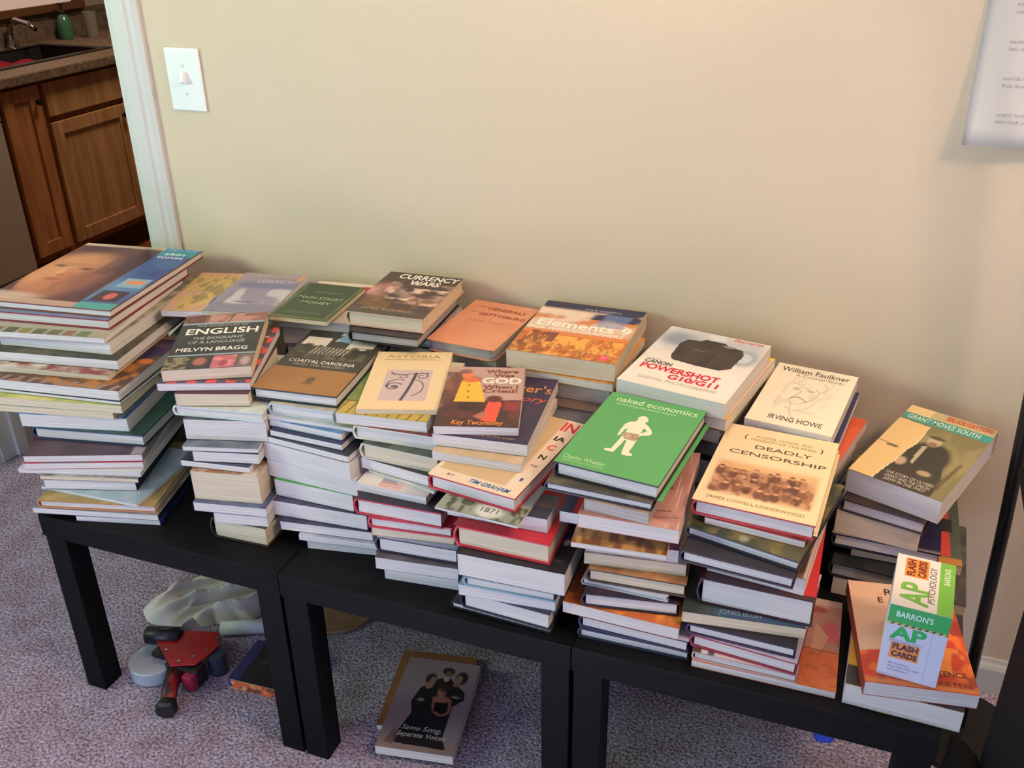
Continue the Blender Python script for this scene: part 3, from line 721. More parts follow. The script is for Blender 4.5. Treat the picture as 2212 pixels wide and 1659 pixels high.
for r in rows: order.setdefault(pile(r[0]), []).append((-float(r[3]), r[0]))
rank = {i: k for p in order for k, (z, i) in enumerate(sorted(order[p]))}
fi = 0
for r in rows:
    i = r[0]; x, y, z, w_, d_, t_, rz = map(float, r[1:])
    p = pile(i)
    if i in attr: kind, cv, c2, pg, cs_, look = attr[i]
    else:
        cv, pg = FILLC[(fi*3+int(p[1])) % 7]; look = FILLN[(fi*3+int(p[1])) % 7]+' book'; kind = 'hb' if fi % 3 == 0 else 'pb'; c2 = '-'; cs_ = cv; fi += 1
    side = 'R' if i in ('A20', 'A21', 'A13', 'A16', 'A17') else 'L'
    o, c = book(kind, w_, d_, t_-.0004, cv, c2, pg, cs_, (x, y, z+.0002), rz, side)
    lab = TOPLAB.get(i) or '%s, %s book down in %s' % (look, ORD[rank[i]], PILE[p])
    if i not in TOPLAB and len(lab.split()) > 16: lab = '%s, %s down in %s' % (look, ORD[rank[i]], PILE[p])
    tag(o, lab, 'book' if kind != 'bk' else 'booklet', 'books in '+PILE[p])
    BK[i] = (o, c, w_, d_, t_-.0004)
# ------------------------------------------------------------------ printed covers of the books one can see
def cv(i, h, res=110): o, c, w_, d_, t_ = BK[i]; return Cv(w_, d_, h, res)
def done(i, C, name='cover_picture', inset=.0003): C.build(BK[i][1], BK[i][4]+.00025, name, inset)
def tx(i, s, u, v, hgt, col, fit=None, bold=0, align='CENTER', rot=0, name='title_lettering', shear=0):
    o, c, w_, d_, t_ = BK[i]
    return text(c, s, u*w_, v*d_, t_+.0006, hgt*d_*1.28, col, name, fit*w_ if fit else None, align, rot, bold*d_, shear)
# A1 art manual: painted head (a plain stand-in) and blue title strip
C = cv('A1', 'cdb6a2', 170)
C.rect(0, .07, .70, .955, '5a3838', soft=.02); C.noise('3a2630', 5, 5, .4, .6, .8, 1, (0, .07, .7, .955))
C.ell(.45, .62, .30, .34, '4a2c30', .8, .8); C.ell(.62, .72, .14, .2, '2c1c28', .9, .8)
C.ell(.25, .43, .31, .33, '9c6450', .9, .6, .2); C.ell(.22, .44, .25, .30, 'c08060', .8, .7, .2); C.ell(.26, .68, .22, .14, 'cc9468', .8, .9); C.ell(.10, .48, .12, .22, 'd89a68', .7, .9); C.ell(.30, .24, .16, .12, 'b87858', .7, .9)
C.ell(.123, .585, .055, .022, '5a342c', .7, .9); C.ell(.354, .56, .06, .024, '5a342c', .7, .9); C.ell(.123, .578, .02, .010, '2c2024', .8, .6); C.ell(.354, .552, .022, .011, '2c2024', .8, .6)
C.ell(.24, .62, .16, .025, '8c5844', .4, 1.2); C.ell(.20, .49, .03, .06, 'e0a878', .7, 1); C.ell(.235, .44, .04, .012, '8c4c3c', .7, .8); C.ell(.23, .37, .07, .022, 'a84c44', .8, .7); C.ell(.45, .40, .09, .2, '6c4038', .6, 1)
C.noise('5a3430', 9, 7, .5, .75, .35, 3, (.3, .1, .7, .9)); C.noise('3a2630', 6, 6, .45, .65, .5, 13, (.45, .5, .7, .95)); C.poly([(0, .07), (.12, .07), (.03, .30), (0, .42)], '3c2830', .8)
C.rect(0, 0, .70, .07, 'b89888'); C.ell(.05, .10, .30, .05, 'd8c4b0', .7, .8)
C.rect(.70, 0, 1, 1, '3c5a8c'); C.noise('2c3a78', 6, 8, .4, .7, .8, 5, (.70, .45, 1, .85)); C.noise('5c8cb4', 5, 6, .45, .7, .7, 6, (.70, 0, 1, .5))
C.rect(.70, 0, 1, .09, '4a9a98'); C.rect(.70, .87, 1, 1, '2a8a94'); C.rect(.70, .955, 1, 1, '2c84b8')
C.rect(.77, .33, .97, .47, '88a8c0'); C.ell(.88, .41, .08, .03, 'd88a50', 1, .4); C.rect(.74, .11, .95, .27, '3c2c3c'); C.ell(.85, .19, .04, .05, 'c8605c', 1, .4)
done('A1', C)
tx('A1', 'skin', .84, .905, .055, 'd8f0ec', .17, .001); tx('A1', 'tones', .84, .845, .05, 'e4e8f4', .22, .001); tx('A1', 'how to paint', .85, .975, .02, 'c8e4f0', .24)
C = cv('A3', 'a8a494', 90); [C.rect(k/9+.01, 0, k/9+.095, .08, h) for k, h in enumerate(['5c5c48', '7c7440', '4c5840', '8a8048', '5a6448', '6c6850', '8c6a50', '6c7850', 'a89880'])]
C.noise('6c5c4c', 8, 8, .5, .6, .7, 2, (.6, .2, 1, 1)); done('A3', C)
C = cv('A2', '6a7ca0', 60); C.noise('b8b4a8', 5, 9, .5, .6, .9, 2); done('A2', C)
C = cv('A7', '5a3a2c', 110); C.noise('b07030', 7, 7, .5, .6, .9, 3); C.noise('2a2450', 4, 4, .5, .6, .9, 4, (.5, .45, 1, 1)); C.ell(.93, .55, .06, .05, 'e08030', .9, .6)
for k in range(9): C.poly([(k/9+.02, .0), (k/9+.06, 0), (k/9+.09, .09), (k/9+.05, .09)], '8c7c74')
done('A7', C)
C = cv('A11', '1c6ca8', 90); C.poly([(.86, 0), (1, 0), (1, 1), (.93, 1)], 'b0b8d0'); C.poly([(.95, 0), (.985, 0), (1, .3), (1, .9)], '2c5c9c'); done('A11', C)
C = cv('A13', '4c3a44', 70); C.rect(.9, 0, 1, 1, '9a9096'); [C.ell(.95, v, .03, .05, h, 1, .3) for v, h in ((.22, 'c84030'), (.5, 'd06030'), (.78, 'b83028'))]; C.noise('2c2028', 6, 6, .4, .6, .7, 2, (0, 0, .9, 1)); done('A13', C)
# B1, B2
C = cv('B1', '2c2c2a', 130)
C.rect(0, 0, .27, .21, '8c8066'); C.noise('3c3424', 16, 30, .45, .6, .9, 1, (0, 0, .27, .21)); C.rect(.29, 0, .5, .21, '3c2c2a'); C.ell(.40, .12, .07, .06, 'b0685c', .9, .6)
C.rect(.54, .0, .80, .21, 'b8606c'); C.noise('e09090', 10, 20, .5, .6, .8, 4, (.54, 0, .8, .21)); C.ell(.67, .08, .05, .05, '8c2438', .9, .5); C.rect(.82, 0, 1, .21, '6c5c58'); C.ell(.91, .1, .05, .07, 'b89a98', .9, .6)
C.rect(0, .225, 1, .245, '8fa6b4'); C.rect(0, .80, 1, .83, '8fa6b4')
C.rect(0, .83, 1, 1, '8c5c50'); C.noise('5c302c', 9, 20, .4, .55, .9, 7, (0, .83, .3, 1)); C.noise('c08c80', 9, 18, .45, .6, .8, 8, (.3, .83, 1, 1)); C.line([(.55, .83), (.6, 1)], .01, '4a3430')
done('B1', C)
tx('B1', 'THE ADVENTURE OF', .5, .765, .035, 'c8c4b8', .62); tx('B1', 'ENGLISH', .52, .655, .12, 'f0ede4', .86, .003)
tx('B1', 'THE BIOGRAPHY', .5, .53, .055, 'a8b8b0', .6, .001); tx('B1', 'OF A LANGUAGE', .5, .455, .055, 'a8b8b0', .66, .001); tx('B1', 'MELVYN BRAGG', .48, .325, .07, 'eceae0', .82, .0015)
C = cv('B2', '5c4038', 110)
for k in range(10):
    C.rect(.93, k/10, 1, k/10+.1, 'd84040' if k % 2 else '4c3c58'); C.rect(k/10*1.05, 0, k/10*1.05+.105, .05, 'e04848' if k % 2 else '4c4c64')
C.rect(.75, .04, .93, 1, '4c3c34'); [C.rect(.75, v, .93, v+.025, 'c8a898') for v in (.2, .4, .6, .8)]; done('B2', C)
C = cv('B3', '4a2026', 30); done('B3', C)
# C1
C = cv('C1', '9a6c3c', 130)
C.rect(0, .36, 1, 1, '38362c'); C.ell(.56, .20, .05, .045, '5c4428', .9, .3); C.rect(.50, .13, .62, .16, '6a4c2c', .8)
C.poly([(.05, .74), (.93, .70), (.93, .86), (.05, .88)], 'd8cec0'); C.rect(.05, .52, .93, .72, '5c5444'); C.noise('2c2c24', 16, 18, .4, .6, .9, 2, (.05, .52, .93, .76))
for k in range(9): C.line([(.25+.05*k, .60), (.28+.05*k, .72)], .006, 'd0c8b4', .9)
C.rect(.36, .72, .62, 1, '38362c'); C.poly([(.42, .84), (.60, .82), (.62, .97), (.48, .99)], '8cacc8'); C.noise('c8dce8', 12, 20, .5, .6, .8, 5, (.42, .82, .62, .99))
done('C1', C)
tx('C1', 'COASTAL CAROLINA', .5, .465, .052, 'e4e0d4', .80, .001); tx('C1', 'FROM THE GALLERY', .50, .41, .03, 'b8b4a4', .62)
for i, h in (('C9', '4c9c3c'),): C = cv(i, h, 20); done(i, C)
# D1 booklet with ironwork, D2 landscape, D6 flag
C = cv('D1', 'e8cda0', 170); C.rect(.22, .14, .80, .66, 'cbb4b4')
S = '3a3036'
C.line([(.50, .15), (.56, .35), (.60, .60)], .022, S); sp_ = lambda cx, cy, r0, r1, a0, a1, n=26: [(cx+(r0+(r1-r0)*k/n)*math.cos(a0+(a1-a0)*k/n), cy+(r0+(r1-r0)*k/n)*math.sin(a0+(a1-a0)*k/n)*C.w/C.d) for k in range(n+1)]
C.line(sp_(.68, .55, .10, .02, 2.8, -5.5), .010, S); C.line([(.28, .60), (.40, .57), (.60, .60), (.76, .60)], .010, S); C.line(sp_(.46, .55, .06, .015, 3.1, 9.0), .009, S)
C.line(sp_(.36, .37, .11, .02, .6, 8.6), .012, S); C.line([(.47, .48), (.40, .50), (.28, .46), (.26, .37)], .010, S); C.ell(.37, .37, .05, .022, '5a4c50', .9, .5); C.line([(.58, .50), (.72, .45), (.74, .30), (.62, .22)], .009, S); C.line([(.28, .62), (.33, .57)], .008, S)
C.rect(.12, .842, .88, .85, 'a0884c', .8); done('D1', C); tx('D1', 'ASTORIA', .5, .90, .065, 'b8944c', .72)
C = cv('D2', '7c8c48', 130); C.rect(0, .86, 1, 1, 'cfc8ac'); C.rect(0, .74, 1, .86, 'd8c858'); C.noise('5c7838', 7, 7, .42, .58, .95, 3, (0, .2, 1, .8)); C.noise('b0a478', 9, 9, .5, .65, .8, 9, (.3, .2, 1, .62))
C.rect(0, 0, 1, .2, 'b8a048'); [C.line([(k/9, .0), (k/9+.05, .2)], .008, '3c3420') for k in range(10)]; C.line([(0, .2), (1, .2)], .008, '3c3420'); C.line([(.70, .2), (1, .48)], .010, '3c3c28'); done('D2', C)
tx('D2', 'AMERICAN ROUTE', .62, .80, .045, '5c5030', .7)
C = cv('D6', 'd8d2cc', 90); C.rect(.30, .08, .52, .2, '8c98ac'); [C.rect(.30, .02+.03*k, .62, .035+.03*k, 'cc9080') for k in range(4)]; done('D6', C)
# E1
C = cv('E1', 'b8968c', 150)
C.poly([(0, 0), (1, 0), (1, .43), (.30, .40), (.0, .52)], '5a2822'); C.noise('2e1a18', 5, 6, .35, .6, .9, 2, (0, 0, 1, .42)); C.rect(0, 0, 1, .13, '3c2420', .9, .03)
C.poly([(0, .25), (0, .75), (.12, .88), (.24, .80), (.20, .50)], '8a5844'); C.noise('50302a', 6, 8, .4, .6, .8, 3, (0, .3, .25, .9))
C.poly([(.06, .52), (.26, .86), (.45, .80), (.46, .42)], '7a4438', .7)
C.poly([(.17, .385), (.555, .385), (.44, .74), (.21, .74)], 'eeb83c'); C.ell(.33, .76, .11, .045, 'd8683c', 1, .5); C.ell(.27, .85, .075, .065, 'e07a48', 1, .4); C.ell(.24, .91, .08, .04, '7a4440', .9, .6)
for u, v in ((.33, .46), (.32, .56), (.315, .67)): C.ell(u, v, .018, .014, '8c5c20', .9)
C.poly([(.54, .10), (.60, .082), (.72, .082), (.76, .36), (.71, .44), (.60, .42), (.57, .27)], 'e85038'); C.ell(.66, .44, .10, .055, '5a2820', 1, .4); C.poly([(.44, .16), (.52, .115), (.58, .16), (.60, .26), (.56, .24)], 'b06850'); C.rect(.78, .26, .98, .40, '8a2c2c', .9, .05)
done('E1', C)
tx('E1', 'Where', .71, .915, .066, '7a3c24', .42, .002); tx('E1', 'Was', .74, .845, .062, '7a3c24', .26, .002); tx('E1', 'GOD', .72, .745, .11, 'f4e8d8', .50, .005)
tx('E1', 'When I', .72, .640, .066, '7a3c24', .44, .002); tx('E1', 'Cried!', .72, .570, .066, '7a3c24', .44, .002); tx('E1', 'Kay Twombley', .50, .055, .075, 'e88c3c', .62, .001, shear=.2)
C = cv('E2', '2c2440', 60); C.noise('3c2c40', 3, 4, .4, .6, .6, 1); done('E2', C)
tx('E2', "river's", .74, .80, .13, 'c88450', .50, .0015); tx('E2', 'story', .76, .64, .09, 'd05838', .44, .001, shear=.3); tx('E2', 'A novel of the coast', .6, .05, .035, 'b89060', .5)
C = cv('E4', 'e6d2b8', 90); C.rect(.05, .10, .80, 1, 'c8ac80'); done('E4', C)
tx('E4', 'TIM GRAHAM', .66, .05, .045, '2c6c9c', .46, .0015, shear=.3); tx('E4', 'BY', .22, .055, .028, '4a4038', .08)
tx('E4', 'IN', .895, .90, .13, 'cc2430', .17, .003); tx('E4', 'IA', .895, .74, .06, '242020', .13, .002); tx('E4', 'C', .895, .62, .07, 'd84440', .09, .002); tx('E4', 'N', .895, .49, .06, '2c2828', .08, .002); tx('E4', 'te', .895, .38, .04, '6c6058', .08); tx('E4', 'I', .90, .20, .04, '3c4c9c', .03)
C = cv('E5', '7c8c98', 90); C.rect(0, 0, 1, .45, '8c9484'); C.noise('3c4428', 14, 8, .4, .55, .95, 2, (.1, 0, 1, .4)); C.ell(.60, .18, .16, .16, 'd8dcd4', .9, .5); C.rect(.06, .3, .16, .8, '5c6440'); done('E5', C); tx('E5', '1871', .60, .18, .12, '5c6454', .2)
C = cv('E6', '22283c', 80); C.noise('5c4440', 4, 4, .45, .6, .9, 2, (.45, .45, 1, 1)); C.line([(.66, 0), (.74, 1)], .014, 'b8b4bc'); C.rect(.5, .2, .62, .9, '6c6c78'); done('E6', C)
C = cv('E7', 'b8202c', 20); C.rect(.72, .55, 1, 1, '5c3c2c', .6); done('E7', C)
C = cv('E8', '15141a', 120); C.noise('3c3038', 8, 10, .45, .6, .9, 3, (.7, .35, 1, 1))
for k in range(4): C.poly([(.72+.075*k, .36), (.78+.075*k, .36), (.77+.075*k, .62), (.735+.075*k, .60)], '3a2c44'); C.ell(.745+.075*k, .34, .026, .035, 'b8a8a8', .9, .5)
done('E8', C); tx('E8', 'A NEW HISTORY', .80, .12, .035, '6c6a60', .28)
# F1 green book
C = cv('F1', '509c58', 40); done('F1', C)
fig = [(.438, .693), (.43, .727), (.455, .756), (.493, .758), (.528, .733), (.54, .7), (.528, .679), (.527, .667), (.576, .641), (.627, .598), (.654, .56), (.642, .532), (.568, .503), (.557, .474), (.567, .438), (.566, .393), (.569, .355), (.567, .288), (.604, .274), (.62, .255), (.578, .24), (.519, .243), (.508, .272), (.491, .342), (.475, .413), (.457, .415), (.456, .364), (.445, .306), (.44, .25), (.403, .244), (.346, .249), (.338, .268), (.396, .286), (.402, .359), (.407, .427), (.401, .488), (.412, .532), (.404, .564), (.388, .536), (.383, .477), (.375, .451), (.36, .458), (.35, .542), (.355, .614), (.383, .65), (.433, .667)]
o_, c_, w_, d_, t_ = BK['F1']
me = bpy.data.meshes.new('figure_print'); bm = bmesh.new(); f = bm.faces.new([bm.verts.new((x*w_, y*d_, t_+.0006)) for x, y in fig]); bmesh.ops.triangulate(bm, faces=[f]); bm.to_mesh(me); bm.free()
me.materials.append(mat('ece6c8', .5)); link('figure_print', me, c_)
me = bpy.data.meshes.new('figure_shorts'); bm = bmesh.new(); f = bm.faces.new([bm.verts.new((x*w_, y*d_, t_+.0009)) for x, y in [(.405, .51), (.55, .515), (.565, .473), (.56, .432), (.504, .425), (.455, .425), (.405, .46)]]); bmesh.ops.triangulate(bm, faces=[f]); bm.to_mesh(me); bm.free()
me.materials.append(mat('9c8468', .5, 'b8a080', (90, 90, 90))); link('figure_shorts', me, c_)
me = bpy.data.meshes.new('figure_gap'); bm = bmesh.new(); bm.faces.new([bm.verts.new((x*w_, y*d_, t_+.0009)) for x, y in [(.549, .600), (.592, .578), (.553, .532)]]); bm.to_mesh(me); bm.free()
me.materials.append(mat('509c58', .5)); link('figure_gap', me, c_)
tx('F1', 'naked economics', .52, .915, .075, 'd8ecbc', .84, .0006); tx('F1', 'undressing the dismal science', .44, .855, .032, 'b8dca0', .62, .0004)
tx('F1', 'Charles Wheelan', .25, .085, .05, 'b8dca0', .40, .0004); tx('F1', 'with a new foreword', .26, .045, .028, 'a8d094', .38)
C = cv('F4', 'b48478', 120); C.noise('9c6c60', 3, 5, .4, .6, .8, 2); C.noise('d0a090', 6, 8, .5, .65, .6, 3, (0, 0, 1, .12)); C.rect(0, 0, .55, .10, '7c5c58', .8, .05)
[C.line([(u, 0), (u+.02, 1)], .003, 'dcb8a8', .9) for u in (.86, .90, .97)]; C.line([(.70, .18), (.86, .20)], .012, '4c3430', .9); C.line([(.60, .10), (.98, .13), (.9, .16)], .008, '5c3c34', .9); C.ell(.78, .48, .05, .02, '4a3a34', .9); done('F4', C)
C = cv('F5', '2c3658', 80); C.rect(.13, 0, .30, .5, 'b82c34'); C.ell(.27, .18, .03, .03, 'e8dcd8'); done('F5', C)
C = cv('F6', 'b88c50', 80); C.noise('6c4020', 12, 5, .4, .6, .9, 4, (0, 0, 1, .3)); done('F6', C)
C = cv('F7', 'c8c2c0', 80); C.rect(.64, 0, 1, .2, '4c3850'); done('F7', C)
C = cv('F12', 'b85c24', 80); C.noise('e09030', 8, 6, .45, .6, .9, 2); C.rect(0, 0, .4, 1, '6c3420', .8, .1); done('F12', C)
# G1 sepia group
C = cv('G1', 'e9d5a8', 190)
C.rect(.07, .14, .93, .52, 'd8ac78', 1, .06); C.rect(.10, .16, .90, .42, 'a87450', .9, .08); rs = random.Random(3)
for row, (v, n) in enumerate(((.43, 8), (.34, 9), (.25, 9))):
    for k in range(n):
        u = .13+.76*(k+.5*(row % 2))/n+rs.uniform(-.025, .025); vv = v+rs.uniform(-.022, .022); dk = rs.choice(['5c3424', '6c4030', '4c2c20', '7c5038'])
        C.ell(u, vv-.045, .042, .05, dk, .95, .5); C.ell(u, vv, .020, .017, rs.choice(['d8a880', 'c89468']), .95, .5); C.ell(u, vv+.018, .024, .009, dk, .95, .5)
C.noise('7c4c34', 18, 16, .48, .62, .7, 5, (.08, .14, .92, .44)); C.noise('c89870', 16, 14, .56, .66, .5, 15, (.08, .14, .92, .48)); done('G1', C)
tx('G1', 'MURDER, HONOR, AND', .54, .88, .033, 'a8905c', .50); tx('G1', 'FREEDOM OF THE PRESS', .54, .835, .033, 'a8905c', .58)
tx('G1', '(', .20, .86, .06, '4c4028'); tx('G1', ')', .88, .85, .06, '4c4028'); tx('G1', 'DEADLY', .56, .745, .052, '4a4028', .50, .0002); tx('G1', 'CENSORSHIP', .53, .645, .052, '4a4028', .84, .0002)
tx('G1', 'JAMES LOWELL UNDERWOOD', .5, .07, .034, '8c7440', .80)
C = cv('G1', 'e9d5a8', 10)
C = cv('G3', '46462a', 120); C.noise('6c6030', 9, 6, .42, .6, .9, 2); C.noise('24301c', 10, 8, .5, .62, .9, 5); C.ell(.50, .06, .04, .03, '9c9a80', .8, .8); C.noise('7c5044', 8, 8, .45, .6, .9, 4, (.82, 0, 1, .3)); done('G3', C)
C = cv('G5', '7c5c48', 90); C.noise('c0a088', 8, 9, .48, .6, .9, 3); C.noise('3a2820', 7, 8, .5, .6, .9, 6); C.rect(.97, 0, 1, 1, 'd0b0a0'); done('G5', C)
C = cv('G6', '441820', 60); C.rect(.84, .05, 1, 1, 'b81c24'); C.rect(.93, .0, 1, .05, '2a1a18'); done('G6', C)
C = cv('G7', '38403c', 90); C.rect(.28, 0, 1, .3, '304a64'); done('G7', C); tx('G7', 'JONES BLUFF', .48, .05, .05, '9ca8a8', .36)
C = cv('G10', 'c8bcc0', 90); C.rect(0, 0, .1, .3, '54382c'); C.rect(.16, 0, .22, .3, '4a4a4c'); done('G10', C)
C = cv('G11', 'd06a38', 150); C.rect(0, .42, 1, 1, 'b08070'); C.noise('8c5c34', 14, 16, .45, .6, .8, 2, (.6, .40, 1, .60)); C.ell(.93, .62, .06, .12, 'c85464', .9, .5); C.ell(.80, .86, .10, .04, '8c3c34', .9, .5); C.rect(.6, .92, 1, 1, 'b89a90')
C.poly([(.80, .40), (.86, .36), (.92, .56), (.82, .70)], 'd09c80'); C.noise('a84820', 20, 20, .5, .65, .5, 8, (0, 0, 1, .4)); C.rect(0, .395, 1, .405, '8c5434'); done('G11', C)
# H1 torn paperback
C = cv('H1', '8c8458', 160); C.noise('6c6440', 5, 5, .42, .6, .7, 3)
C.rect(0, .885, 1, 1, 'b8aa7c'); C.rect(.02, .80, 1, .885, '2c9488')
C.ell(.56, .40, .24, .20, '302c24', 1, .25); C.poly([(.25, 0), (.30, .36), (.50, .52), (.72, .46), (.86, .18), (.86, 0)], '343026'); C.poly([(.44, .52), (.50, .54), (.50, .28), (.46, .30)], 'b0a888', .9)
C.ell(.52, .61, .075, .062, 'b8a080', 1, .4); C.ell(.52, .665, .09, .022, '4c4030', 1, .4); C.ell(.52, .575, .05, .03, '7c6448', .9, .5); C.ell(.37, .28, .055, .05, 'b09878', 1, .4); C.ell(.66, .22, .07, .03, 'a89070', 1, .4); C.poly([(.82, .10), (.90, .45), (.93, .45), (.88, .10)], '5c4c30', .9)
C.rect(.25, 0, .86, .14, '342e24', .9, .05)
C.poly([(0, .0), (.26, 0), (.30, .2), (.33, .28), (.33, .42), (.37, .5), (.37, .62), (.36, .775), (.0, .79)], 'dcbc80'); C.poly([(0, .90), (.28, .885), (.29, 1), (0, 1)], 'e0c48c'); C.line([(.26, 0), (.30, .2), (.33, .28), (.33, .42), (.37, .5), (.37, .62), (.36, .775)], .006, 'f0e0b8')
C.line([(.0, .45), (.25, .42)], .008, '5c4c38'); C.rect(.12, .405, .24, .435, '6c5a40', .9)
C.rect(.44, .915, .97, .985, 'c08c64', .8, .02); done('H1', C)
tx('H1', 'GRANT MOVES SOUTH', .47, .842, .062, 'e8e4cc', .82, .0004); tx('H1', 'BRUCE CATTON', .70, .95, .055, 'b84a34', .50, .0012)
for k, s in enumerate(('THE STORY OF ULYSSES', 'GRANT AND THE UNION', 'ARMY IN THE WEST')): tx('H1', s, .58, .115-.04*k, .035, 'd8d0c0', .50-.03*k)
C = cv('H4', '221f40', 20); C.rect(0, 0, 1, .035, '8c8688'); done('H4', C)
C = cv('H5', '4a5448', 90); C.rect(.80, .1, .90, 1, 'c04038'); C.rect(.76, .42, .92, .60, '2a2622'); C.rect(.0, 0, 1, .09, 'b07838'); C.rect(.74, .1, .78, 1, '6c7864'); done('H5', C)
# I1 flames
C = cv('I1', 'c43a20', 150); C.noise('e8742c', 7, 7, .45, .6, .9, 2); C.noise('8c1c18', 6, 8, .5, .62, .9, 5); C.poly([(0, .28), (.25, .32), (.40, .5), (.45, 1), (0, 1)], 'd8b090'); C.rect(.3, .92, 1, 1, 'd8b8a0', .9, .04)
C.poly([(.55, .62), (.72, .66), (.80, .72), (.88, .74), (.86, .66), (.80, .60), (.78, .52), (.68, .52), (.60, .44), (.52, .38)], 'd8a890'); C.rect(0, 0, 1, .05, 'd88840', .8, .04); C.noise('f0a040', 8, 8, .5, .6, .7, 9, (.5, .15, 1, .4)); done('I1', C)
tx('I1', 'R', .38, .90, .075, '3c2c2c', bold=.001); tx('I1', 'E', .29, .81, .065, '3c2c2c', bold=.001); tx('I1', 'FATI', .30, .11, .045, '5c2c20', .2); tx('I1', 'TENCE', .80, .15, .05, '6c2018', .26, .001); tx('I1', 'ARTEN', .80, .06, .045, '7c3018', .30, .001)
C = cv('I2', '24222a', 50); C.rect(0, .2, .10, .6, 'c89a30'); done('I2', C)
# back row
C = cv('K2', '8e889a', 110); C.rect(0, .80, 1, 1, '9a8c90', .9, .05); C.noise('c8c4c8', 4, 4, .45, .6, .8, 2, (.15, .18, 1, .62)); C.rect(.1, .60, 1, .74, '6c6c90', .8, .06); C.line([(.14, 0), (.16, .85), (1, .85)], .006, '4a4654', .8); C.rect(0, .03, 1, .2, '7c7888', .7, .05); C.ell(.45, .25, .15, .02, '4c4858', .8, .5); C.poly([(.90, .84), (1, .84), (1, 1), (.93, 1)], 'c89468'); done('K2', C)
tx('K2', 'SHORES OF GRACE', .55, .93, .05, 'c4bcc0', .65); tx('K2', 'LEGACY', .6, .78, .09, 'b8b4c8', .55, .001)
C = cv('K1', 'c8aa66', 110); C.noise('8c7c48', 9, 9, .48, .58, .8, 2); C.noise('c89c84', 4, 4, .5, .6, .8, 4, (0, 0, 1, .5)); C.rect(0, .9, 1, 1, 'cc9874', .9, .03); C.rect(.55, .18, .85, .36, '5c4c94'); [C.line([(k/10, .45), (k/10+.12, .9)], .004, '5c4c30', .8) for k in range(9)]; done('K1', C)
C = cv('K3', '34452c', 90); C.rect(0, 0, 1, .06, '5c6434'); C.line([(.03, 0), (.05, 1)], .008, '8c9478'); C.line([(.93, .06), (.96, 1)], .008, '8c9448'); done('K3', C)
tx('K3', 'THE LITTLE BOOK OF', .5, .74, .045, '8c9c7c', .46); tx('K3', 'MAIN STREET', .5, .57, .075, 'a8b490', .78, .0006); tx('K3', 'MONEY', .5, .44, .075, 'a8b490', .50, .0006); tx('K3', 'JONATHAN CLEMENTS', .46, .16, .045, '7c9460', .62)
C = cv('K4', 'd8c8b4', 80); C.rect(.70, .70, .95, .92, 'b83038'); done('K4', C)
C = cv('K5', '46302c', 130); C.rect(0, .72, 1, 1, '4a342e', 1, .05); C.noise('d0a898', 4, 6, .38, .6, .95, 2, (0, .28, 1, .78)); C.noise('f0d0b8', 5, 9, .5, .65, .8, 7, (.2, .35, 1, .65)); C.noise('6c4c28', 8, 8, .45, .6, .9, 4, (.05, .12, 1, .42)); C.rect(0, 0, 1, .13, '48403a', .9, .04); C.ell(.12, .55, .16, .16, 'b87c74', .6, .7); done('K5', C)
tx('K5', 'CURRENCY', .58, .90, .12, 'f4efe4', .80, .003); tx('K5', 'WARS', .60, .77, .11, 'f4efe4', .40, .003); tx('K5', 'JAMES RICKARDS', .48, .11, .055, 'b8a07c', .66)
C = cv('K8', 'd8926c', 60); C.noise('d0845c', 4, 4, .45, .6, .5, 2); done('K8', C)
tx('K8', 'THE', .20, .86, .035, '9c4c2c', .13); tx('K8', 'GENERALS', .60, .84, .065, '8c3c24', .58, .0012); tx('K8', 'OF', .18, .72, .035, '9c4c2c', .08); tx('K8', 'GETTYSBURG', .62, .70, .065, '8c3c24', .70, .0012); tx('K8', 'LARRY TAGG', .50, .54, .04, 'b45c38', .50)
C = cv('K9', 'c8783c', 190); C.rect(0, .72, 1, 1, '2c2c4c'); C.noise('e8d0b8', 4, 5, .36, .52, 1, 3, (0, .44, 1, .90)); C.rect(0, .44, 1, .60, 'dcc0a4', .8, .1); C.noise('6c84b4', 4, 5, .5, .6, .6, 8, (.3, .6, 1, .85)); C.rect(0, .86, 1, 1, '2a2a4a', 1, .05); C.poly([(0, .40), (1, .43), (1, .36), (0, .36)], 'd87c40')
C.rect(0, 0, 1, .37, 'c06c2c', 1, .02); C.noise('ecac50', 16, 12, .42, .55, .9, 5, (0, 0, 1, .36)); C.noise('6a3024', 8, 6, .48, .6, .9, 6, (0, 0, .35, .40)); C.noise('904818', 18, 12, .52, .62, .7, 9, (0, 0, 1, .36)); rs = random.Random(8)
for k in range(90):
    u, v, l = rs.random(), rs.uniform(.0, .30), rs.uniform(.03, .09); C.line([(u, v), (u+rs.uniform(-.02, .03), v+l)], .006, rs.choice(['f0b860', 'd08838', 'e8a048', '8c4420', '6c3018']), .7)
C.ell(.87, .07, .05, .045, 'e0485c', 1, .2); done('K9', C)
tx('K9', 'PHILIP ANDREWS', .60, .90, .035, 'c8c8d8', .36); tx('K9', 'Elements 9', .52, .56, .14, 'fff4e4', .90, .003); tx('K9', 'FOR PHOTOGRAPHERS', .48, .455, .06, 'f8e8d4', .90, .001); tx('K9', 'W', .87, .07, .04, 'f8c8c8', .05)
C = cv('K12', 'e4dcd2', 180); C.rect(0, .62, 1, 1, 'a8b0b8', .8, .2); C.ell(.18, .80, .16, .10, '7c8c9c', .8, .8); C.ell(.86, .70, .12, .13, '8c9aa8', .8, .5); C.ell(.86, .70, .07, .08, 'c8ccd0', .9, .4); C.noise('dcdce0', 4, 5, .5, .6, .7, 2, (0, .6, 1, 1)); C.rect(0, 0, 1, .40, 'ece4d8', .9, .08)
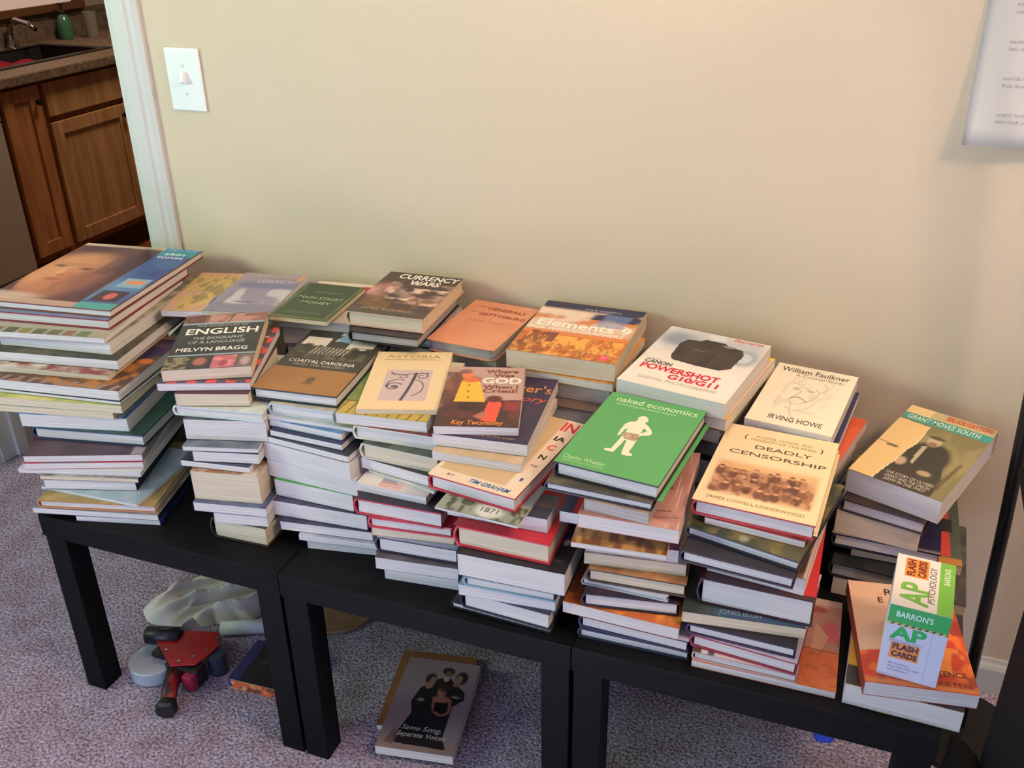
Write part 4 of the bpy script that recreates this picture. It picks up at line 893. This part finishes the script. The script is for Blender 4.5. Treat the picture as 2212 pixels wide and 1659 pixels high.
C.poly([(.24, .52), (.28, .46), (.50, .44), (.74, .44), (.82, .50), (.84, .74), (.80, .82), (.66, .84), (.60, .88), (.42, .88), (.38, .84), (.26, .82), (.22, .74)], '2c2220'); C.ell(.62, .60, .0, .0, '3a2c28'); C.line([(.62, .46), (.66, .84)], .004, '6a5a54', .9); C.ell(.66, .83, .06, .02, '8c7c78', .9, .5); C.noise('443430', 7, 8, .5, .6, .8, 5, (.26, .48, .8, .8)); done('K12', C)
tx('K12', 'GUIDE TO', .14, .405, .022, '8c8078', .14); tx('K12', 'CANON', .20, .365, .055, '4a3c38', .26, .002); tx('K12', 'POWERSHOT', .44, .285, .085, 'c8243c', .74, .0035); tx('K12', 'G10/G11', .62, .195, .075, 'c8243c', .46, .0035); tx('K12', 'DIGITAL PHOTOGRAPHY', .50, .115, .045, 'a89c90', .72); tx('K12', 'FIELD NOTES', .80, .96, .035, 'cc4c50', .28, .001); tx('K12', 'Canon', .44, .68, .03, 'a09490', .12)
C = cv('K13', '2c2620', 60); C.rect(.86, 0, 1, 1, 'd8c0a8'); C.rect(0, .95, 1, 1, 'ecd030'); C.rect(0, 0, 1, .08, 'ecb82c'); C.rect(.55, .1, .85, .45, 'a87c6c'); done('K13', C)
C = cv('K15', 'efe8cc', 170); P_ = 'a89884'
C.line([(.22, .30), (.24, .55), (.30, .78)], .005, P_, .6); C.line([(.35, .62), (.45, .66), (.52, .62)], .007, '8c7c6c', .8); C.line([(.60, .64), (.66, .60), (.74, .68), (.66, .76)], .007, P_, .9); C.line([(.66, .60), (.60, .45), (.44, .34), (.34, .40), (.40, .50)], .007, P_, .9); C.line([(.36, .44), (.42, .475), (.48, .465), (.56, .42)], .011, '8c7464', .9); C.ell(.38, .60, .045, .014, '9c8c7c', .7, .8); C.ell(.55, .60, .045, .014, '9c8c7c', .7, .8); C.line([(.30, .70), (.38, .68), (.44, .69)], .008, P_, .8); C.line([(.30, .78), (.38, .86), (.56, .88), (.70, .82)], .005, P_, .6); C.line([(.35, .30), (.44, .24), (.58, .30), (.66, .42)], .005, P_, .8); C.line([(.45, .58), (.40, .50), (.46, .48)], .006, P_, .9)
C.line([(.40, .36), (.42, .22), (.52, .12)], .006, P_, .7); C.line([(.74, .68), (.78, .84)], .005, P_, .6); C.noise('d8c8b0', 8, 8, .5, .65, .5, 3, (.2, .25, .8, .8)); done('K15', C)
tx('K15', 'William Faulkner', .50, .905, .085, '4c4034', .84, .0003); tx('K15', 'A Critical Study', .58, .83, .05, '9c8c74', .60); tx('K15', 'IRVING HOWE', .54, .105, .075, '4c4034', .62, .0006)
boxes('jacket_flap', [(BK['F1'][2]-.03, BK['F1'][2]+.007, .001, BK['F1'][3]-.002, .0003, .0016)], mat('509c58', .5), BK['F1'][0]).location.z = -.0002
boxes('jacket_flap', [(BK['G1'][2]-.002, BK['G1'][2]+.004, .004, BK['G1'][3]-.004, .006, .0075), (BK['G1'][2]-.002, BK['G1'][2]+.002, .004, BK['G1'][3]-.004, .014, .0155)], mat('e9d5a8', .5), BK['G1'][0])
# ------------------------------------------------------------------ flash card box on the flame book
fb = bpy.data.objects.new('flash_card_box', None); COL.objects.link(fb); fb.location = (1.551, .0315, .5158); fb.rotation_euler = (0, 0, math.radians(-3.5))
tag(fb, 'white and green flash card box standing on the red flame covered book', 'box')
BW, BD, BH = .080, .124, .127; WH = mat('dcdce2', .4)
boxes('carton', [(0, BW, 0, BD, 0, BH)], WH, fb, bevel=.0008)
MT = Matrix.Translation((0, 0, BH))                                     # lid, seen from above
MFr = Matrix.Translation((0, -.0002, 0)) @ Matrix.Rotation(math.pi/2, 4, 'X')    # front panel: x right, y up
C = Cv(BW, BD, 'e8e0da', 120); C.rect(.74, 0, 1, 1, '6cae3c'); C.rect(.16, .58, .56, .95, 'f08c38'); C.build(fb, .0003, 'lid_print', .0003, MT)
C = Cv(BW, BH, 'c8cce0', 130); C.rect(0, .77, 1, 1, '1c8c44')
for k in range(9): C.poly([(k/9, .735), (k/9+.06, .735), (k/9+.085, .768), (k/9+.025, .768)], 'c8b048'); C.poly([(k/9+.06, .735), (k/9+.111, .735), (k/9+.136, .768), (k/9+.085, .768)], '24284a')
C.rect(.14, .28, .62, .50, 'd8843c'); C.line([(.76, 0), (.76, .73)], .003, 'a8acc4'); C.build(fb, .0003, 'front_print', .0003, MFr)
R9 = math.pi/2
text(fb, 'AP', .031, .034, .0007, .052, '6cae3c', 'lettering', .050, rot=R9, bold=.0012, M=MT)
text(fb, 'FLASH', .0215, .095, .0007, .015, '6c2c20', 'lettering', .040, rot=R9, bold=.0006, M=MT); text(fb, 'CARDS', .0365, .095, .0007, .015, '6c2c20', 'lettering', .040, rot=R9, bold=.0006, M=MT)
text(fb, 'PSYCHOLOGY', .0515, .062, .0007, .013, '5a5450', 'lettering', .085, rot=R9, M=MT); text(fb, "BARRON'S", .070, .090, .0007, .011, 'd8f0c8', 'lettering', .040, rot=R9, bold=.0003, M=MT)
text(fb, "BARRON'S", .034, .113, .0007, .0135, 'd0f0e0', 'lettering', .048, bold=.0003, M=MFr)
text(fb, 'AP', .031, .080, .0007, .030, '1c9448', 'lettering', .048, bold=.0012, M=MFr); text(fb, 'PSYCHOLOGY', .030, .0655, .0007, .008, '6c7488', 'lettering', .044, M=MFr)
text(fb, 'FLASH', .0305, .0565, .0007, .013, '3c2434', 'lettering', .034, bold=.0006, M=MFr); text(fb, 'CARDS', .0305, .043, .0007, .013, '3c2434', 'lettering', .034, bold=.0006, M=MFr)
for k, s in enumerate(('All key terms', 'More than 200 cards', 'fully explained')): text(fb, s, .012, .026-.006*k, .0007, .005, '6c7088', 'lettering', align='LEFT', M=MFr)

# ------------------------------------------------------------------ things on the carpet under the tables
tg = bpy.data.objects.new('tape_dispenser', None); COL.objects.link(tg); tg.location = (.17, .10, 0)
tag(tg, 'red and black packing tape gun lying on the carpet below the left table', 'tape dispenser')
L = lambda P: [(x-.17, y-.10) for x, y in P]
RED = mat('a0141c', .4); BK_ = mat('17161a', .4); TAPE = mat('a4aeb8', .35, coat=.3)
prism('side_plate', L([(.096, .125), (.114, .154), (.147, .172), (.219, .191), (.243, .153), (.238, .116), (.231, .088), (.182, .067), (.131, .100)]), .052, .056, RED, tg, bevel=.0008)
for x, y in ((.228, .172), (.229, .135), (.212, .105), (.19, .082), (.142, .102)):
    lathe('screw', [(0, 0), (.0045, 0), (.004, .0022), (0, .0026)], mat('8c8488', .25, metal=1), tg, 14, (x-.17, y-.10, .056))
text(tg, 'DK', .0, -.012, .0564, .008, '3a0c10', 'lettering')
lathe('tape_roll', [(.0, 0), (.050, 0), (.052, .002), (.052, .032), (.050, .034), (.0, .034)], TAPE, tg, 40, (-.055, -.012, .002))
tube('guide_roller', [(-.105, .028, .054), (-.10, .030, .054), (-.03, .052, .054), (-.025, .053, .054)], [.012, .020, .020, .012], BK_, tg, 20)
boxes('roll_arm', [(-.06, .0, -.01, .04, .037, .050)], BK_, tg, bevel=.003)
lathe('front_roller', [(0, 0), (.020, 0), (.020, .05), (0, .05)], mat('2c3444', .35), tg, 24, (.078, .035, .001))
boxes('base_frame', [(-.01, .075, -.028, .006, .006, .050)], BK_, tg, bevel=.004)
tube('handle', [(.012, -.022, .030), (.028, -.06, .028), (.055, -.105, .026)], [.019, .017, .0165], mat('2a1416', .45, '8c1c1c', (14, 14, 60), lo=.48, hi=.56), tg, 16)
tube('handle_cap', [(.052, -.100, .026), (.058, -.112, .024), (.062, -.122, .022)], [.019, .024, .020], BK_, tg, 16)
boxes('cutter_guard', [(.045, .072, -.045, -.025, .010, .045)], mat('8c1c3c', .4), tg, bevel=.003)
# crumpled white cloth
def cloth(name, P, h, col, label, seed, fold=(9, 4)):
    xs = [p[0] for p in P]; ys = [p[1] for p in P]; cx, cy = sum(xs)/len(xs), sum(ys)/len(ys); n = 120; m = 36; V = [(cx, cy, h)]; F = []
    ang = sorted((math.atan2(y-cy, x-cx), math.hypot(x-cx, y-cy)) for x, y in P)
    def rad(a):
        for (a0, r0), (a1, r1) in zip(ang, ang[1:]+[(ang[0][0]+2*math.pi, ang[0][1])]):
            for s in (0, 2*math.pi, -2*math.pi):
                if a0 <= a+s <= a1: return r0+(r1-r0)*(a+s-a0)/(a1-a0+1e-9)
        return ang[0][1]
    for i in range(n):
        a = -math.pi+2*math.pi*i/n; R = rad(a)
        for j in range(1, m+1):
            q = j/m; x = cx+R*q*math.cos(a); y = cy+R*q*math.sin(a)
            wp = .02*mnoise.noise(Vector((x*9, y*9, seed))); n1 = mnoise.noise(Vector(((x*.80-y*.62+wp)*fold[0]*2.0+seed, (x*.6+y*.8)*fold[1], seed))); n2 = mnoise.noise(Vector(((x*.80-y*.62+wp)*46, (x*.6+y*.8)*9, seed+4)))
            f = (1-2*abs(n1))**2; f2 = (1-2*abs(n2))**2
            z = h*(1-q**6)*(.22+.62*f+.20*f2)+.003
            V.append((x, y, max(z, .0015) if j < m else .0015))
    for i in range(n):
        k = (i+1) % n; F.append((0, 1+i*m, 1+k*m))
        for j in range(m-1): F.append((1+i*m+j, 1+i*m+j+1, 1+k*m+j+1, 1+k*m+j))
    V[0] = (cx, cy, sum(V[1+i*m][2] for i in range(n))/n)
    o = mesh(name, V, F, mat(col, .9, bump=.001, scale=(300, 300, 300)), smooth=True); tag(o, label, 'cloth'); return o
cloth('work_cloth', [(-.045, .24), (-.035, .29), (.0, .345), (.05, .40), (.13, .41), (.20, .40), (.235, .36), (.225, .30), (.20, .29), (.15, .262), (.09, .232), (.04, .215), (.0, .21)], .062, 'cfc6c0', 'crumpled off-white cloth on the carpet behind the red tape gun', 2.3)
cloth('sock', [(.085, .192), (.095, .200), (.13, .212), (.155, .222), (.168, .205), (.135, .180), (.10, .178)], .055, 'd2ccd6', 'small bunched white sock in front of the crumpled cloth', 7.1, (5, 4))
o = tube('plastic_tube', [(.185, .235, .020), (.24, .262, .018), (.32, .300, .018)], [.016, .0165, .0165], mat('c4ccd4', .4), None, 16); tag(o, 'white rolled tube on the carpet beside the left table leg pair', 'tube')
def flat_book(kind, w_, d_, t_, loc, rz, cov, case, label, pg='W', side='L'):
    o, c = book(kind, w_, d_, t_, cov, '-', pg, case, loc, rz, side); tag(o, label, 'book', 'books on the carpet'); i = label; BK[i] = (o, c, w_, d_, t_); return i
i = flat_book('pb', .150, .125, .027, (.300, .101, .0005), .06, '1c1c2c', 'c85828', 'dark dvd-sized book with orange spine on the carpet behind the leg pair')
C = cv(i, '16161e', 80); C.rect(0, 0, .16, 1, '24285c'); C.noise('3c3c44', 8, 9, .55, .65, .8, 2, (.3, .3, 1, 1)); done(i, C); tx(i, 'SPACE', .62, .55, .12, '8c8c84', .4, shear=.3)
C = Cv(.149, .026, 'd05c2c', 60); C.noise('5c3c2c', 14, 3, .5, .6, .9, 4); C.rect(0, 0, .06, 1, '2c2c74'); C.noise('e0a860', 12, 3, .55, .65, .8, 8)
C.build(BK[i][1], .0003, 'spine_print', .0002, Matrix.Rotation(math.pi/2, 4, 'X') @ Matrix.Translation((0, 0, .0002)))
i = flat_book('pb', .158, .250, .022, (.690, .037, .0165), .170, '8c7c84', 'b4aeb8', 'grey mauve photo book of four dark dressed people on the carpet')
C = cv(i, '8a7a80', 180); C.rect(0, 0, 1, .12, '8c7468', .8, .08)
K_ = '181418'
C.poly([(.22, 0.06), (.18, .12), (.30, .38), (.24, .50), (.30, .66), (.42, .74), (.54, .80), (.66, .80), (.76, .74), (.90, .66), (.92, .58), (.80, .50), (.80, .16), (.88, .05)], K_)
C.ell(.40, .77, .075, .07, '30201f', 1, .3); C.ell(.43, .755, .04, .045, '8c6450', 1, .4); C.ell(.40, .70, .055, .04, '9c6a54', 1, .4)
C.ell(.60, .88, .085, .045, '2c1c22', 1, .3); C.ell(.61, .845, .045, .04, '6c4c40', 1, .4); C.ell(.60, .79, .04, .03, 'a0908c', 1, .4)
C.ell(.80, .82, .085, .075, '2a1c1e', 1, .3); C.ell(.77, .80, .045, .05, '8c6c58', 1, .4); C.ell(.75, .745, .04, .03, '8c6450', .9, .4)
C.ell(.60, .64, .06, .055, '9a6850', 1, .4); C.ell(.63, .69, .08, .05, '2e1c1c', .9, .4); C.line([(.53, .56), (.55, .44), (.66, .38), (.78, .42), (.74, .56)], .022, '8c5c4c'); C.ell(.62, .56, .11, .04, '9a6450', 1, .4); C.rect(.57, .42, .72, .52, '1a1012')
C.ell(.36, .53, .045, .018, '9a948c', .8, .5); C.ell(.80, .60, .06, .012, '9a948c', .7, .5); C.poly([(.08, .06), (.16, .20), (.26, .16), (.20, .04)], '5c4440', .7); done(i, C)
tx(i, 'Same Song,', .50, .225, .055, 'c0bcbc', .52, shear=.3, bold=.0003); tx(i, 'Separate Voices', .52, .155, .055, 'c0bcbc', .64, shear=.3, bold=.0003)
flat_book('pb', .165, .220, .014, (.655, .105, .0005), .19, '8c5c3c', '7a5038', 'brown covered book half hidden beneath the photo book of four people')
ld = lathe('round_lid', [(0, 0), (.105, 0), (.108, .004), (.105, .010), (.098, .008), (0, .008)], mat('8c6c4c', .8, '7a5c40', (20, 20, 20)), None, 48, (.385, .420, .001)); tag(ld, 'round brown cardboard lid on the carpet under the middle table', 'lid')
bl = cloth('blue_wrapper', [(1.495, .395), (1.505, .415), (1.525, .41), (1.535, .395), (1.52, .382), (1.50, .383)], .02, '2c48c8', 'small crumpled blue wrapper on the carpet under the right table', 4.4, (6, 5)); bl['category'] = 'wrapper'
